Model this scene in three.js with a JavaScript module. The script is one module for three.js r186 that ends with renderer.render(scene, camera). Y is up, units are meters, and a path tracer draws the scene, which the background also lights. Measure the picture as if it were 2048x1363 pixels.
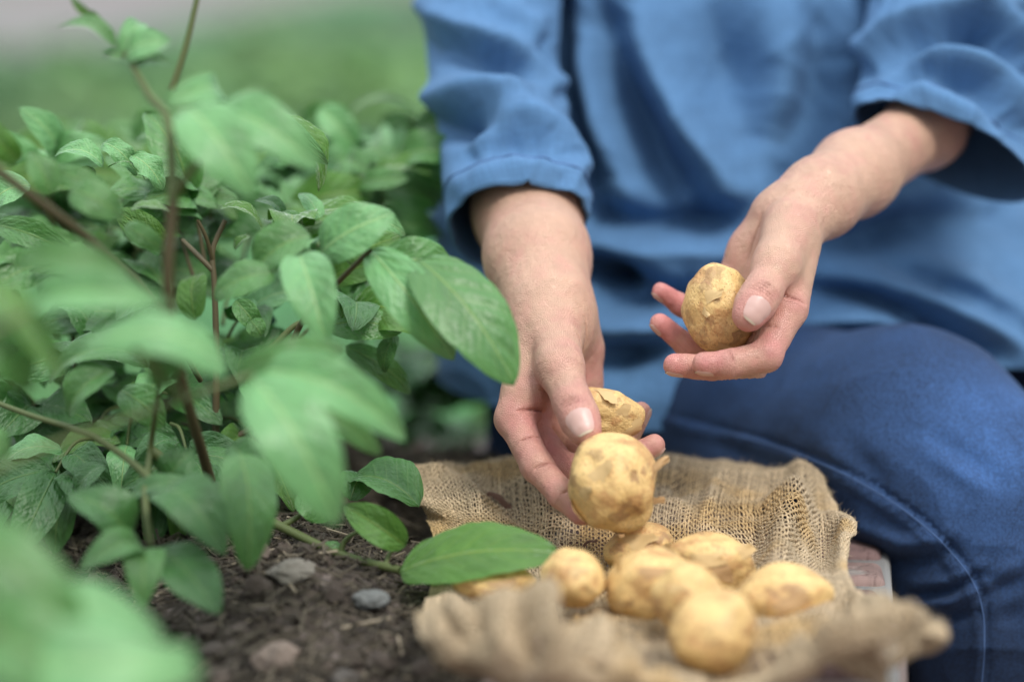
import * as THREE from 'three';
import { mergeGeometries } from 'three/addons/utils/BufferGeometryUtils.js';
import { RoundedBoxGeometry } from 'three/addons/geometries/RoundedBoxGeometry.js';

// ---------------------------------------------------------------- camera, sky, sun, exposure
const W = 1024, H = 681;
const scene = new THREE.Scene();
const FOV = 16.1, PITCH = 9 * Math.PI / 180, CAM_Y = 0.34;
const camera = new THREE.PerspectiveCamera(FOV, W / H, 0.05, 300);
camera.position.set(0, CAM_Y, 0);
camera.lookAt(0, CAM_Y - Math.sin(PITCH), -Math.cos(PITCH));
camera.focus = 1.333;
camera.userData.fStop = 2.15;
scene.add(camera);

{ // overcast sky: brighter overhead than at the horizon
  const w = 64, h = 32, a = new Float32Array(w * h * 4);
  for (let j = 0; j < h; j++) {
    const el = ((j + 0.5) / h - 0.5) * Math.PI, s = Math.max(0, Math.sin(el));
    const L = 0.2 + 1.1 * s;
    for (let i = 0; i < w; i++) a.set([L * 0.94, L * 1.0, L * 1.08, 1], (j * w + i) * 4);
  }
  const t = new THREE.DataTexture(a, w, h, THREE.RGBAFormat, THREE.FloatType);
  t.mapping = THREE.EquirectangularReflectionMapping; t.magFilter = THREE.LinearFilter; t.minFilter = THREE.LinearFilter; t.needsUpdate = true;
  scene.background = t; scene.environment = t;
}
const sun = new THREE.DirectionalLight(new THREE.Color().setRGB(1, 0.95, 0.88), 1.5);
sun.position.set(1.2, 2.8, 0.6); sun.target.position.set(0, 0, -1.35); sun.castShadow = true; sun.shadow.radius = 30;
Object.assign(sun.shadow.camera, { left: -2, right: 2, top: 2, bottom: -2, near: 0.1, far: 12 }); sun.shadow.mapSize.set(2048, 2048);
scene.add(sun, sun.target);

const renderer = new THREE.WebGLRenderer({ antialias: true });
renderer.setSize(W, H);
renderer.toneMapping = THREE.LinearToneMapping;
renderer.toneMappingExposure = 1.55;
renderer.shadowMap.enabled = true;

// ---------------------------------------------------------------- helpers
let seed = 12345;
const rnd = () => { seed |= 0; seed = seed + 0x6D2B79F5 | 0; let t = Math.imul(seed ^ seed >>> 15, 1 | seed); t = t + Math.imul(t ^ t >>> 7, 61 | t) ^ t; return ((t ^ t >>> 14) >>> 0) / 4294967296; };
const rr = (a, b) => a + (b - a) * rnd();
const V = (x, y, z) => new THREE.Vector3(x, y, z);
const F = 681.5 / Math.tan(FOV * Math.PI / 360), SP = Math.sin(PITCH), CP = Math.cos(PITCH);
// a spot of the place, from where it is seen in the photograph (2048 wide) and its distance in metres
const P = (x, y, d) => { const rx = (x - 1024) / F * d, ry = (681.5 - y) / F * d; return V(rx, CAM_Y - SP * d + CP * ry, -CP * d - SP * ry); };
const toPx = (p) => { const dy = p.y - CAM_Y, d = -SP * dy - CP * p.z, u = CP * dy - SP * p.z; return [1024 + p.x / d * F, 681.5 - u / d * F, d]; };
const G = (x, y, h = 0) => { const k = SP - CP * (681.5 - y) / F; return P(x, y, (CAM_Y - h) / k); };
const clamp = (x, a = 0, b = 1) => Math.min(b, Math.max(a, x));
const sst = (a, b, x) => { const t = clamp((x - a) / (b - a)); return t * t * (3 - 2 * t); };
const mix = (a, b, t) => a + (b - a) * t;
// lattice noise
const hash3 = (x, y, z) => { let h = Math.imul(x, 374761393) + Math.imul(y, 668265263) + Math.imul(z, 2147483647 ^ 0x5bd1e995); h = Math.imul(h ^ h >>> 13, 1274126177); return ((h ^ h >>> 16) >>> 0) / 4294967296; };
function noise(x, y, z) {
  const i = Math.floor(x), j = Math.floor(y), k = Math.floor(z); let u = x - i, v = y - j, w = z - k;
  u = u * u * (3 - 2 * u); v = v * v * (3 - 2 * v); w = w * w * (3 - 2 * w);
  const a = mix(mix(mix(hash3(i, j, k), hash3(i + 1, j, k), u), mix(hash3(i, j + 1, k), hash3(i + 1, j + 1, k), u), v), mix(mix(hash3(i, j, k + 1), hash3(i + 1, j, k + 1), u), mix(hash3(i, j + 1, k + 1), hash3(i + 1, j + 1, k + 1), u), v), w);
  return a * 2 - 1;
}
const fbm = (x, y, z, o = 4) => { let s = 0, a = 0.5; for (let i = 0; i < o; i++) { s += a * noise(x, y, z); x = x * 2.03 + 7.1; y = y * 2.03 + 3.7; z = z * 2.03 + 1.3; a *= 0.5; } return s; };
// noise that repeats after n cells, for textures
const tnoise = (x, y, n, s) => { const i = Math.floor(x), j = Math.floor(y); let u = x - i, v = y - j; u = u * u * (3 - 2 * u); v = v * v * (3 - 2 * v); const m = (a) => ((a % n) + n) % n; return mix(mix(hash3(m(i), m(j), s), hash3(m(i + 1), m(j), s), u), mix(hash3(m(i), m(j + 1), s), hash3(m(i + 1), m(j + 1), s), u), v); };
const tfbm = (u, v, n, s, o = 4) => { let r = 0, a = 0.5; for (let k = 0; k < o; k++) { r += a * tnoise(u * n, v * n, n, s + k); n *= 2; a *= 0.5; } return r / (1 - Math.pow(0.5, o)); };
// texture from a function (u, v) -> [r, g, b] in 0..1 (colour given as linear when srgb is false)
function tex(w, h, fn, color = false) {
  const a = new Uint8Array(w * h * 4);
  const enc = (c) => color ? 255 * (c <= 0.0031308 ? c * 12.92 : 1.055 * Math.pow(c, 1 / 2.4) - 0.055) : 255 * c;
  for (let j = 0; j < h; j++) for (let i = 0; i < w; i++) { const c = fn((i + 0.5) / w, (j + 0.5) / h), o = (j * w + i) * 4; a[o] = clamp(enc(clamp(c[0])), 0, 255); a[o + 1] = clamp(enc(clamp(c[1])), 0, 255); a[o + 2] = clamp(enc(clamp(c[2])), 0, 255); a[o + 3] = 255; }
  const t = new THREE.DataTexture(a, w, h); t.wrapS = t.wrapT = THREE.RepeatWrapping; t.magFilter = THREE.LinearFilter; t.minFilter = THREE.LinearFilter;
  if (color) t.colorSpace = THREE.SRGBColorSpace; t.needsUpdate = true; return t;
}
const grey = (w, h, fn) => tex(w, h, (u, v) => { const g = fn(u, v); return [g, g, g]; });
const rep = (t, x, y = x) => { const c = t.clone(); c.repeat.set(x, y); c.needsUpdate = true; return c; };
const lin = (r, g, b) => new THREE.Color().setRGB(r, g, b);
const M = (o) => new THREE.MeshPhysicalMaterial(o);
const names = {};
const numbered = (n) => { const k = names[n] = (names[n] ?? -1) + 1; return k ? `${n}_${String(k).padStart(3, '0')}` : n; };
function tag(o, label, category, group, kind) { if (label) o.userData.label = label; if (category) o.userData.category = category; if (group) o.userData.group = group; if (kind) o.userData.kind = kind; return o; }
function shadows(m) { m.castShadow = m.receiveShadow = true; return m; }
function thing(name, at, label, category, group) { const g = new THREE.Group(); g.name = numbered(name); g.position.copy(at); scene.add(g); return tag(g, label, category, group); }
// a part whose geometry is given in world axes, under a thing that is not turned
function part(name, geo, mat, parent) { const m = shadows(new THREE.Mesh(geo, mat)); m.name = name; let o = parent, p = V(0, 0, 0); while (o && o !== scene) { p.add(o.position); o = o.parent; } m.position.copy(p.negate()); parent.add(m); return m; }
function struct(name, geo, mat) { const m = shadows(new THREE.Mesh(geo, mat)); m.name = name; m.userData.kind = 'structure'; scene.add(m); return m; }
// grid of points -> geometry
function gridGeo(nu, nv, fn, wrapU = false, uvf = null) {
  const pos = [], uv = [], idx = [];
  for (let j = 0; j <= nv; j++) for (let i = 0; i <= nu; i++) { const p = fn(i / nu, j / nv); pos.push(p.x, p.y, p.z); const q = uvf ? uvf(i / nu, j / nv) : [i / nu, j / nv]; uv.push(q[0], q[1]); }
  const w = nu + 1;
  for (let j = 0; j < nv; j++) for (let i = 0; i < nu; i++) { const a = j * w + i; idx.push(a, a + 1, a + w + 1, a, a + w + 1, a + w); }
  const g = new THREE.BufferGeometry();
  g.setAttribute('position', new THREE.Float32BufferAttribute(pos, 3)); g.setAttribute('uv', new THREE.Float32BufferAttribute(uv, 2)); g.setIndex(idx); g.computeVertexNormals();
  if (wrapU) { const n = g.attributes.normal; for (let j = 0; j <= nv; j++) { const a = j * w, b = a + nu, t = V(n.getX(a) + n.getX(b), n.getY(a) + n.getY(b), n.getZ(a) + n.getZ(b)).normalize(); n.setXYZ(a, t.x, t.y, t.z); n.setXYZ(b, t.x, t.y, t.z); } }
  return g;
}
function tube(pts, r0, r1, sides = 8, segs = 0) {
  const c = new THREE.CatmullRomCurve3(pts, false, 'centripetal'), n = segs || Math.max(6, pts.length * 6), fr = c.computeFrenetFrames(n), L = c.getLength();
  return gridGeo(sides, n, (u, v) => { const k = Math.round(v * n), a = -u * Math.PI * 2, p = c.getPointAt(v), r = mix(r0, r1, v); return p.addScaledVector(fr.normals[k], Math.cos(a) * r).addScaledVector(fr.binormals[k], Math.sin(a) * r); }, true, (u, v) => [u, v * L * 20]);
}
// folds: ridges (+) and valleys (-) along lines given where they are seen; returns metres outward
function folds(list) {
  return (x, y) => {
    let s = 0;
    for (const [amp, w, ...pl] of list) {
      let best = 1e9, tb = 0; const n = pl.length / 2 - 1;
      for (let k = 0; k < n; k++) {
        const ax = pl[2 * k], ay = pl[2 * k + 1], bx = pl[2 * k + 2] - ax, by = pl[2 * k + 3] - ay, t = clamp(((x - ax) * bx + (y - ay) * by) / (bx * bx + by * by)), dx = x - ax - bx * t, dy = y - ay - by * t, q = dx * dx + dy * dy;
        if (q < best) { best = q; tb = (k + t) / n; }
      }
      s += amp * Math.exp(-best / (w * w)) * (0.35 + 0.65 * Math.sin(Math.PI * clamp(tb, 0.08, 0.92)));
    }
    return s;
  };
}
// ---- distance fields -> mesh (surface nets, then each vertex is pulled onto the surface)
const bone = (a, b, r1, r2) => { const d = b.clone().sub(a); return { a, d, l2: d.lengthSq(), r1, dr: r2 - r1 }; };
const dist = (B, x, y, z) => { const px = x - B.a.x, py = y - B.a.y, pz = z - B.a.z, t = clamp((px * B.d.x + py * B.d.y + pz * B.d.z) / B.l2), qx = px - B.d.x * t, qy = py - B.d.y * t, qz = pz - B.d.z * t; return Math.sqrt(qx * qx + qy * qy + qz * qz) - B.r1 - B.dr * t; };
const smin = (a, b, k) => { const h = Math.max(k - Math.abs(a - b), 0) / k; return Math.min(a, b) - h * h * k * 0.25; };
function grad(f, x, y, z, e = 4e-4) { return V(f(x + e, y, z) - f(x - e, y, z), f(x, y + e, z) - f(x, y - e, z), f(x, y, z + e) - f(x, y, z - e)).normalize(); }
function meshField(f, lo, hi, cell, colorOf, uvScale = 1) {
  const nx = Math.ceil((hi.x - lo.x) / cell) + 1, ny = Math.ceil((hi.y - lo.y) / cell) + 1, nz = Math.ceil((hi.z - lo.z) / cell) + 1, D = new Float32Array(nx * ny * nz).fill(1), B = 8;
  const reach = B * cell * 0.87 + 3 * cell + 0.002;
  for (let k = 0; k < nz; k += B) for (let j = 0; j < ny; j += B) for (let i = 0; i < nx; i += B) {
    const c = f(lo.x + (i + B / 2) * cell, lo.y + (j + B / 2) * cell, lo.z + (k + B / 2) * cell), far = Math.abs(c) > reach;
    for (let z = k; z < Math.min(nz, k + B); z++) for (let y = j; y < Math.min(ny, j + B); y++) for (let x = i; x < Math.min(nx, i + B); x++)
      D[(z * ny + y) * nx + x] = far ? c : f(lo.x + x * cell, lo.y + y * cell, lo.z + z * cell);
  }
  const id = new Int32Array(nx * ny * nz).fill(-1), pos = [];
  const at = (x, y, z) => D[(z * ny + y) * nx + x];
  for (let z = 0; z < nz - 1; z++) for (let y = 0; y < ny - 1; y++) for (let x = 0; x < nx - 1; x++) {
    let m = 0; const c = [];
    for (let q = 0; q < 8; q++) { const d = at(x + (q & 1), y + (q >> 1 & 1), z + (q >> 2)); c.push(d); if (d < 0) m |= 1 << q; }
    if (m === 0 || m === 255) continue;
    let sx = 0, sy = 0, sz = 0, n = 0;
    for (let q = 0; q < 8; q++) for (const b of [1, 2, 4]) if (!(q & b)) { const r = q | b; if ((c[q] < 0) !== (c[r] < 0)) { const t = c[q] / (c[q] - c[r]); sx += (q & 1) + (b === 1 ? t : 0); sy += (q >> 1 & 1) + (b === 2 ? t : 0); sz += (q >> 2) + (b === 4 ? t : 0); n++; } }
    id[(z * ny + y) * nx + x] = pos.length; pos.push(V(lo.x + (x + sx / n) * cell, lo.y + (y + sy / n) * cell, lo.z + (z + sz / n) * cell));
  }
  const nor = pos.map((p) => { for (let s = 0; s < 2; s++) { const g = grad(f, p.x, p.y, p.z); p.addScaledVector(g, -clamp(f(p.x, p.y, p.z), -cell, cell) * 0.9); } return grad(f, p.x, p.y, p.z); });
  const P3 = [], N3 = [], U2 = [], C3 = [], idx = [], used = new Map();
  const vert = (v, ax) => { const key = v * 3 + ax; let k = used.get(key); if (k === undefined) { k = P3.length / 3; used.set(key, k); const p = pos[v], n = nor[v]; P3.push(p.x, p.y, p.z); N3.push(n.x, n.y, n.z); const u = ax === 0 ? [p.z, p.y] : ax === 1 ? [p.x, p.z] : [p.x, p.y]; U2.push(u[0] * uvScale, u[1] * uvScale); if (colorOf) C3.push(...colorOf(p, n)); } return k; };
  const quad = (a, b, c, d, flip) => {
    if (a < 0 || b < 0 || c < 0 || d < 0) return;
    const n = nor[a].clone().add(nor[c]), ax = Math.abs(n.x) > Math.abs(n.y) && Math.abs(n.x) > Math.abs(n.z) ? 0 : Math.abs(n.y) > Math.abs(n.z) ? 1 : 2;
    const q = (flip ? [a, d, c, b] : [a, b, c, d]).map((v) => vert(v, ax)); idx.push(q[0], q[1], q[2], q[0], q[2], q[3]);
  };
  const cid = (x, y, z) => id[(z * ny + y) * nx + x];
  for (let z = 1; z < nz - 1; z++) for (let y = 1; y < ny - 1; y++) for (let x = 1; x < nx - 1; x++) {
    const s = at(x, y, z) < 0;
    if (s !== at(x + 1, y, z) < 0) quad(cid(x, y - 1, z - 1), cid(x, y, z - 1), cid(x, y, z), cid(x, y - 1, z), !s);
    if (s !== at(x, y + 1, z) < 0) quad(cid(x - 1, y, z - 1), cid(x - 1, y, z), cid(x, y, z), cid(x, y, z - 1), !s);
    if (s !== at(x, y, z + 1) < 0) quad(cid(x - 1, y - 1, z), cid(x, y - 1, z), cid(x, y, z), cid(x - 1, y, z), !s);
  }
  const g = new THREE.BufferGeometry();
  g.setAttribute('position', new THREE.Float32BufferAttribute(P3, 3)); g.setAttribute('normal', new THREE.Float32BufferAttribute(N3, 3)); g.setAttribute('uv', new THREE.Float32BufferAttribute(U2, 2));
  if (colorOf) g.setAttribute('color', new THREE.Float32BufferAttribute(C3, 3));
  g.setIndex(idx); return g;
}
// where a sight line at (x, y) first meets a field, starting d0 metres away
function meet(f, x, y, d0) { let d = d0; for (let k = 0; k < 200; k++) { const p = P(x, y, d), s = f(p.x, p.y, p.z); if (s < 5e-5) return p; d += Math.max(s * 0.8, 5e-5); if (d > d0 + 1) break; } return null; }
const EYE = camera.position.clone();

// ---------------------------------------------------------------- the ground, lawn and path beyond
const GROUND = -0.46;
const lawnTex = tex(512, 512, (u, v) => { const a = tfbm(u, v, 6, 3, 5), b = tfbm(u, v, 40, 9, 3), k = 0.75 + 0.5 * (a - 0.5) * 2 + 0.3 * (b - 0.5); const y = sst(0.5, 0.7, tfbm(u, v, 9, 21, 3)); return [mix(0.06, 0.1, y) * k, mix(0.185, 0.215, y) * k, mix(0.066, 0.06, y) * k]; }, true);
const earthTex = tex(512, 512, (u, v) => { const a = tfbm(u, v, 8, 5, 6), k = 0.5 + a; return [0.2 * k, 0.155 * k, 0.14 * k]; }, true);
{
  const g = new THREE.PlaneGeometry(400, 400, 1, 1); g.rotateX(-Math.PI / 2); g.translate(0, GROUND, 0);
  tag(struct('ground', g, M({ color: 0xffffff, map: rep(earthTex, 200), roughness: 1 })), 'bare brown earth around the raised bed');
  const l = gridGeo(120, 120, (u, v) => { const x = mix(-60, 60, u), z = mix(-2.6, -75, v * v); return V(x, GROUND + 0.004 + (z < -3.2 ? 0.02 : 0) + 0.012 * noise(x * 2, z * 2, 1), z); }, false, (u, v) => [mix(-60, 60, u) / 2.5, mix(-2.6, -75, v * v) / 2.5]);
  { const p = l.attributes.position, c = []; for (let i = 0; i < p.count; i++) { const x = p.getX(i), z = p.getZ(i), k = clamp(1.1 + 1.5 * fbm(x * 0.9, z * 0.05, 4, 3), 0.6, 1.6), y = 0.9 * fbm(x * 0.4 + 9, z * 0.12, 2, 2); c.push(k * (1 + y), k, k * (1 - 0.5 * y)); } l.setAttribute('color', new THREE.Float32BufferAttribute(c, 3)); }
  tag(struct('lawn', l, M({ map: lawnTex, vertexColors: true, roughness: 0.9, side: THREE.DoubleSide })), 'out of focus green lawn behind the garden bed');
  const pth = new THREE.Shape([[-12, 15], [-3.75, 15.6], [-3.95, 30], [-4.6, 75], [-14, 75]].map((q) => new THREE.Vector2(q[0], q[1])));
  const pg = new THREE.ExtrudeGeometry(pth, { depth: 0.05, bevelEnabled: false }); pg.rotateX(-Math.PI / 2); pg.translate(0, GROUND + 0.01, 0);
  tag(struct('path', pg, M({ color: lin(0.2, 0.188, 0.18), roughness: 0.95 })), 'pale paved path beyond the lawn');
  // grass blades standing in the lawn
  const blade = new THREE.ConeGeometry(0.004, 0.07, 3, 1); blade.translate(0, 0.035, 0);
  const N = 9000, gi = new THREE.InstancedMesh(blade, M({ color: lin(0.1, 0.26, 0.1), roughness: 0.6 }), N), m = new THREE.Matrix4(), q = new THREE.Quaternion(), e = new THREE.Euler();
  for (let i = 0; i < N; i++) { const z = -3.3 - 9 * rnd() * rnd(), x = rr(-1, 1) * (0.5 - z * 0.3); q.setFromEuler(e.set(rr(-.5, .5), rr(0, 6), rr(-.5, .5))); m.compose(V(x, GROUND + 0.02, z), q, V(1, rr(.6, 1.3), 1)); gi.setMatrixAt(i, m); }
  { // low leafy growth standing in clumps on the lawn
    const lf = new THREE.SphereGeometry(1, 7, 5); lf.scale(0.05, 0.008, 0.03); const NC = 85, PER = 110, gc = new THREE.InstancedMesh(lf, M({ color: 0xffffff, roughness: 0.5 }), NC * PER), cc = new THREE.Color(); let n = 0;
    for (let a = 0; a < NC; a++) { const z = -6.5 - 13 * rnd(), x = rr(-0.27, 0.06) * -z, R = rr(0.25, 0.7), hh = rr(0.1, 0.3), t = rnd(), b0 = rr(0.6, 1.7); for (let b = 0; b < PER; b++) { const th = rr(0, 6.28), r = R * Math.sqrt(rnd()), y = hh * Math.pow(rnd(), 0.6) * (1 - (r / R) ** 2 * 0.7); q.setFromEuler(e.set(rr(-.7, .7), rr(0, 6.3), rr(-.7, .7))); m.compose(V(x + r * Math.cos(th), GROUND + 0.02 + y, z + r * Math.sin(th)), q, V(1, 1, 1).multiplyScalar(rr(0.7, 1.5))); gc.setMatrixAt(n, m); const k = b0 * rr(0.7, 1.2); gc.setColorAt(n++, cc.setRGB(mix(0.06, 0.14, t) * k, mix(0.18, 0.24, t) * k, 0.065 * k)); } }
    gc.name = 'ground_cover'; tag(gc, 'blurred clumps of low leafy growth on the lawn', 'ground cover', null, 'stuff'); shadows(gc); scene.add(gc);
  }
  gi.name = 'grass'; tag(gi, 'short grass blades growing in the lawn', 'grass', null, 'stuff'); scene.add(gi);
}

// ---------------------------------------------------------------- brick wall of the raised bed
const edgeNear = G(1812, 1363), edgeFar = G(1789, 1108);
const wallDir = edgeFar.clone().sub(edgeNear).setY(0).normalize(), wallLeft = V(wallDir.z, 0, -wallDir.x).multiplyScalar(wallDir.z < 0 ? 1 : 1);
if (wallLeft.x > 0) wallLeft.negate();
const WALLW = 0.205;
const wallPt = (s, w, y) => edgeNear.clone().addScaledVector(wallDir, s).addScaledVector(wallLeft, w).setY(y);
{
  const yaw = Math.atan2(-wallDir.x, -wallDir.z);
  const wall = thing('brick_wall', wallPt(0, WALLW / 2, GROUND), 'low weathered brick wall edging the garden bed under the burlap', 'wall');
  wall.rotation.y = yaw; // local -z runs away along the wall, +x to the right
  const brickTex = tex(256, 256, (u, v) => { const a = tfbm(u, v, 5, 31, 5), b = tfbm(u, v, 24, 37, 3), d = sst(0.56, 0.75, tfbm(u, v, 7, 43, 4)); const k = 0.55 + 0.9 * a * (0.6 + 0.8 * b); return [mix(0.25, 0.31, d) * k, mix(0.17, 0.275, d) * k, mix(0.15, 0.25, d) * k]; }, true);
  const brickBump = grey(256, 256, (u, v) => 0.6 * tfbm(u, v, 20, 51, 4) + 0.4 * (1 - sst(0.55, 0.65, tfbm(u, v, 30, 57, 2))));
  const mats = [[1, 1, 1], [0.8, 0.74, 0.78], [1.12, 1.02, 1], [0.7, 0.66, 0.7]].map((c) => M({ color: lin(...c), map: rep(brickTex, 1), bumpMap: brickBump, bumpScale: 0.0016, roughness: 0.95 }));
  const mortarTex = tex(256, 256, (u, v) => { const k = 0.5 + tfbm(u, v, 12, 61, 5); return [0.19 * k, 0.188 * k, 0.18 * k]; }, true);
  const mortarMat = M({ map: mortarTex, bumpMap: grey(256, 256, (u, v) => tfbm(u, v, 30, 67, 4)), bumpScale: 0.002, roughness: 1 });
  const L = 2.6, z0 = 0.9;
  const body = new RoundedBoxGeometry(WALLW - 0.004, -GROUND - 0.004, L, 2, 0.004); body.translate(0, (-GROUND - 0.004) / 2, z0 - L / 2);
  const bm = shadows(new THREE.Mesh(body, mortarMat)); bm.name = 'mortar'; wall.add(bm);
  const pitch = 0.06, off = edgeNear.distanceTo(G(1800, 1166)) + 0.0;
  const shapes = [0, 1, 2, 3].map((k) => { const b = new RoundedBoxGeometry(WALLW - 0.012, 0.05, pitch - 0.013, 3, 0.006), p = b.attributes.position; for (let i = 0; i < p.count; i++) { const n = noise(p.getX(i) * 40 + k * 9, p.getZ(i) * 60, p.getY(i) * 50); p.setXYZ(i, p.getX(i) + n * 0.0016, p.getY(i) + n * 0.0016, p.getZ(i) + noise(p.getX(i) * 50, k * 5, p.getY(i) * 40) * 0.0014); } { const q = b.attributes.uv; for (let i = 0; i < p.count; i++) q.setXY(i, p.getX(i) * 7 + k * 0.37, (p.getZ(i) + p.getY(i)) * 7 + k * 0.21); } b.computeVertexNormals(); return b; });
  for (let k = -14; k < 28; k++) { const s = off + 0.029 + k * pitch, b = shadows(new THREE.Mesh(shapes[((k * 7) % 4 + 4) % 4], mats[((k * 5) % 4 + 4) % 4])); b.name = 'brick'; b.position.set(-0.002 + 0.003 * noise(k, 3, 1), -GROUND - 0.0245 + 0.0012 * noise(k, 1, 2), -s); b.rotation.set(0.012 * noise(k, 7, 7), 0.018 * noise(k, 9, 7), 0.006 * noise(k, 2, 7)); wall.add(b); }
  const sideShape = new RoundedBoxGeometry(0.05, 0.055, 0.2, 2, 0.005);
  for (let c = 0; c < 5; c++) for (let k = 0; k < 11; k++) { const b = shadows(new THREE.Mesh(sideShape, mats[(c * 3 + k * 5) % 4])); b.name = 'brick'; b.position.set(WALLW / 2 - 0.021, 0.08 + c * 0.066, 0.8 - k * 0.21 - (c % 2) * 0.105); wall.add(b); }
}

// ---------------------------------------------------------------- soil of the bed with its mulch and stones
const soilTop = (x, z) => { // height of the soil
  const far = sst(-1.62, -1.95, z) * 0.1, w = sst(0.0, 0.06, x - wallPt(0, WALLW, 0).x);
  return -0.012 + 0.014 * noise(x * 9, 0, z * 9) + 0.006 * noise(x * 30, 1, z * 30) + 0.035 * Math.exp(-((x + 0.26) ** 2 + (z + 1.5) ** 2) / 0.02) + 0.03 * Math.exp(-((x + 0.12) ** 2 + (z + 1.3) ** 2) / 0.01) - far - w * 0.05;
};
{
  const soilTex = tex(512, 512, (u, v) => { const a = tfbm(u, v, 10, 71, 5), b = tfbm(u, v, 50, 73, 3), p = sst(0.6, 0.72, tfbm(u, v, 34, 79, 2)), k = 0.35 + 1.1 * a * (0.5 + b); return [mix(0.085, 0.2, p) * k, mix(0.068, 0.165, p) * k, mix(0.055, 0.145, p) * k]; }, true);
  const g = gridGeo(190, 170, (u, v) => { const x = mix(-1.1, 0.16, u), z = mix(-0.3, -2.3, v); return V(x, soilTop(x, z) + 0.0035 * fbm(x * 90, 3, z * 90, 3), z); }, false, (u, v) => [mix(-1.1, 0.16, u) / 0.3, mix(-0.3, -2.3, v) / 0.3]);
  tag(struct('soil', g, M({ map: soilTex, bumpMap: grey(512, 512, (u, v) => tfbm(u, v, 40, 83, 4)), bumpScale: 0.004, roughness: 1, side: THREE.DoubleSide })), 'dark crumbly garden soil of the raised bed');
  // mulch: dry clippings
  const sl = new THREE.BoxGeometry(1, 0.06, 0.07); { const p = sl.attributes.position; for (let i = 0; i < p.count; i++) p.setY(i, p.getY(i) - 0.12 * p.getX(i) ** 2 * 4 * 0.5); sl.computeVertexNormals(); }
  const N = 42000, im = new THREE.InstancedMesh(sl, M({ color: 0xffffff, roughness: 0.9 }), N), m = new THREE.Matrix4(), q = new THREE.Quaternion(), e = new THREE.Euler(), c = new THREE.Color();
  for (let i = 0; i < N; i++) {
    const x = rr(-0.62, 0.1), z = rr(-0.95, -1.85), big = rnd() < 0.06, l = big ? rr(0.012, 0.026) : rr(0.005, 0.014);
    q.setFromEuler(e.set(rr(-.5, .5), rr(0, 6.3), rr(-.45, .45))); m.compose(V(x, soilTop(x, z) + rr(0.002, 0.0085), z), q, V(l, rr(0.006, 0.02), l * rr(0.5, 1.3) + 0.003)); im.setMatrixAt(i, m);
    const t = rnd(), k = rr(0.4, 1.1) * (big ? 1.1 : 1) * (t > 0.9 ? 2.0 : 0.7); im.setColorAt(i, c.setRGB(0.155 * k, 0.13 * k, 0.092 * k));
  }
  im.name = 'mulch'; tag(im, 'dry brown mulch clippings strewn over the soil', 'mulch', null, 'stuff'); shadows(im); scene.add(im);
  { // crumbs and clods
    const cg = new THREE.IcosahedronGeometry(1, 1), p = cg.attributes.position; for (let i = 0; i < p.count; i++) { const v = V(p.getX(i), p.getY(i), p.getZ(i)), r = 1 + 0.3 * noise(v.x * 2.3, v.y * 2.3, v.z * 2.3 + 5); p.setXYZ(i, v.x * r, v.y * r * 0.75, v.z * r); } cg.computeVertexNormals();
    const N2 = 3200, cm = new THREE.InstancedMesh(cg, M({ color: 0xffffff, roughness: 1 }), N2);
    for (let i = 0; i < N2; i++) { const x = rr(-0.5, 0.1), z = rr(-0.95, -1.75), r = 0.0012 + 0.007 * Math.pow(rnd(), 5), k = rr(0.5, 1.3) * (rnd() > 0.93 ? 1.9 : 1); q.setFromEuler(e.set(rr(0, 6), rr(0, 6), rr(0, 6))); m.compose(V(x, soilTop(x, z) + r * 0.5 + 0.001, z), q, V(r, r, r)); cm.setMatrixAt(i, m); cm.setColorAt(i, c.setRGB(0.095 * k, 0.075 * k, 0.06 * k)); }
    cm.name = 'soil_crumbs'; tag(cm, 'crumbs and small clods of dark soil', 'soil', null, 'stuff'); shadows(cm); scene.add(cm);
  }
  const stoneBump = grey(128, 128, (u, v) => tfbm(u, v, 8, 15, 4));
  const stones = [[585, 1237, 62, 30, 'elongated pale stone on the soil right of the low dark leaves', [0.26, 0.24, 0.2], 0.6], [742, 1248, 52, 26, 'grey flat stone on the soil left of the burlap front', [0.2, 0.21, 0.2], -0.2], [556, 1305, 62, 44, 'largest pinkish brown stone at the lower edge, left of the burlap', [0.3, 0.235, 0.19], 0.2], [690, 1322, 40, 24, 'small dark stone near the bottom edge beside the burlap', [0.14, 0.125, 0.11], 0.4], [428, 1290, 34, 20, 'small brown stone beside the big blurred leaf', [0.17, 0.14, 0.12], 0.1]];
  stones.forEach(([x, y, a, b, label, col, turn], k) => {
    const p = G(x, y, 0.0), s = Math.abs(p.z) / F, g = new THREE.IcosahedronGeometry(1, 4), at = g.attributes.position;
    for (let i = 0; i < at.count; i++) { const v = V(at.getX(i), at.getY(i), at.getZ(i)).normalize(), r = 1 + 0.24 * noise(v.x * 1.6 + k * 7, v.y * 1.6, v.z * 1.6) + 0.1 * Math.round(noise(v.x * 2.2, v.y * 2.2 + k, v.z * 2.2) * 2) / 2 + 0.08 * noise(v.x * 5, v.y * 5, v.z * 5 + k); at.setXYZ(i, v.x * r, v.y * r, v.z * r); }
    g.computeVertexNormals(); const o = shadows(new THREE.Mesh(g, M({ color: lin(...col.map((q) => q * 0.72)), roughness: 0.95, bumpMap: stoneBump, bumpScale: 0.002 }))); o.name = numbered('stone'); o.position.set(p.x, soilTop(p.x, p.z) + 0.006, p.z); o.scale.set(a * s * 0.75, b * s * 0.8, a * s * 0.65); o.rotation.y = turn; scene.add(o); tag(o, label, 'stone', 'stones on the soil');
  });
}

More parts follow.
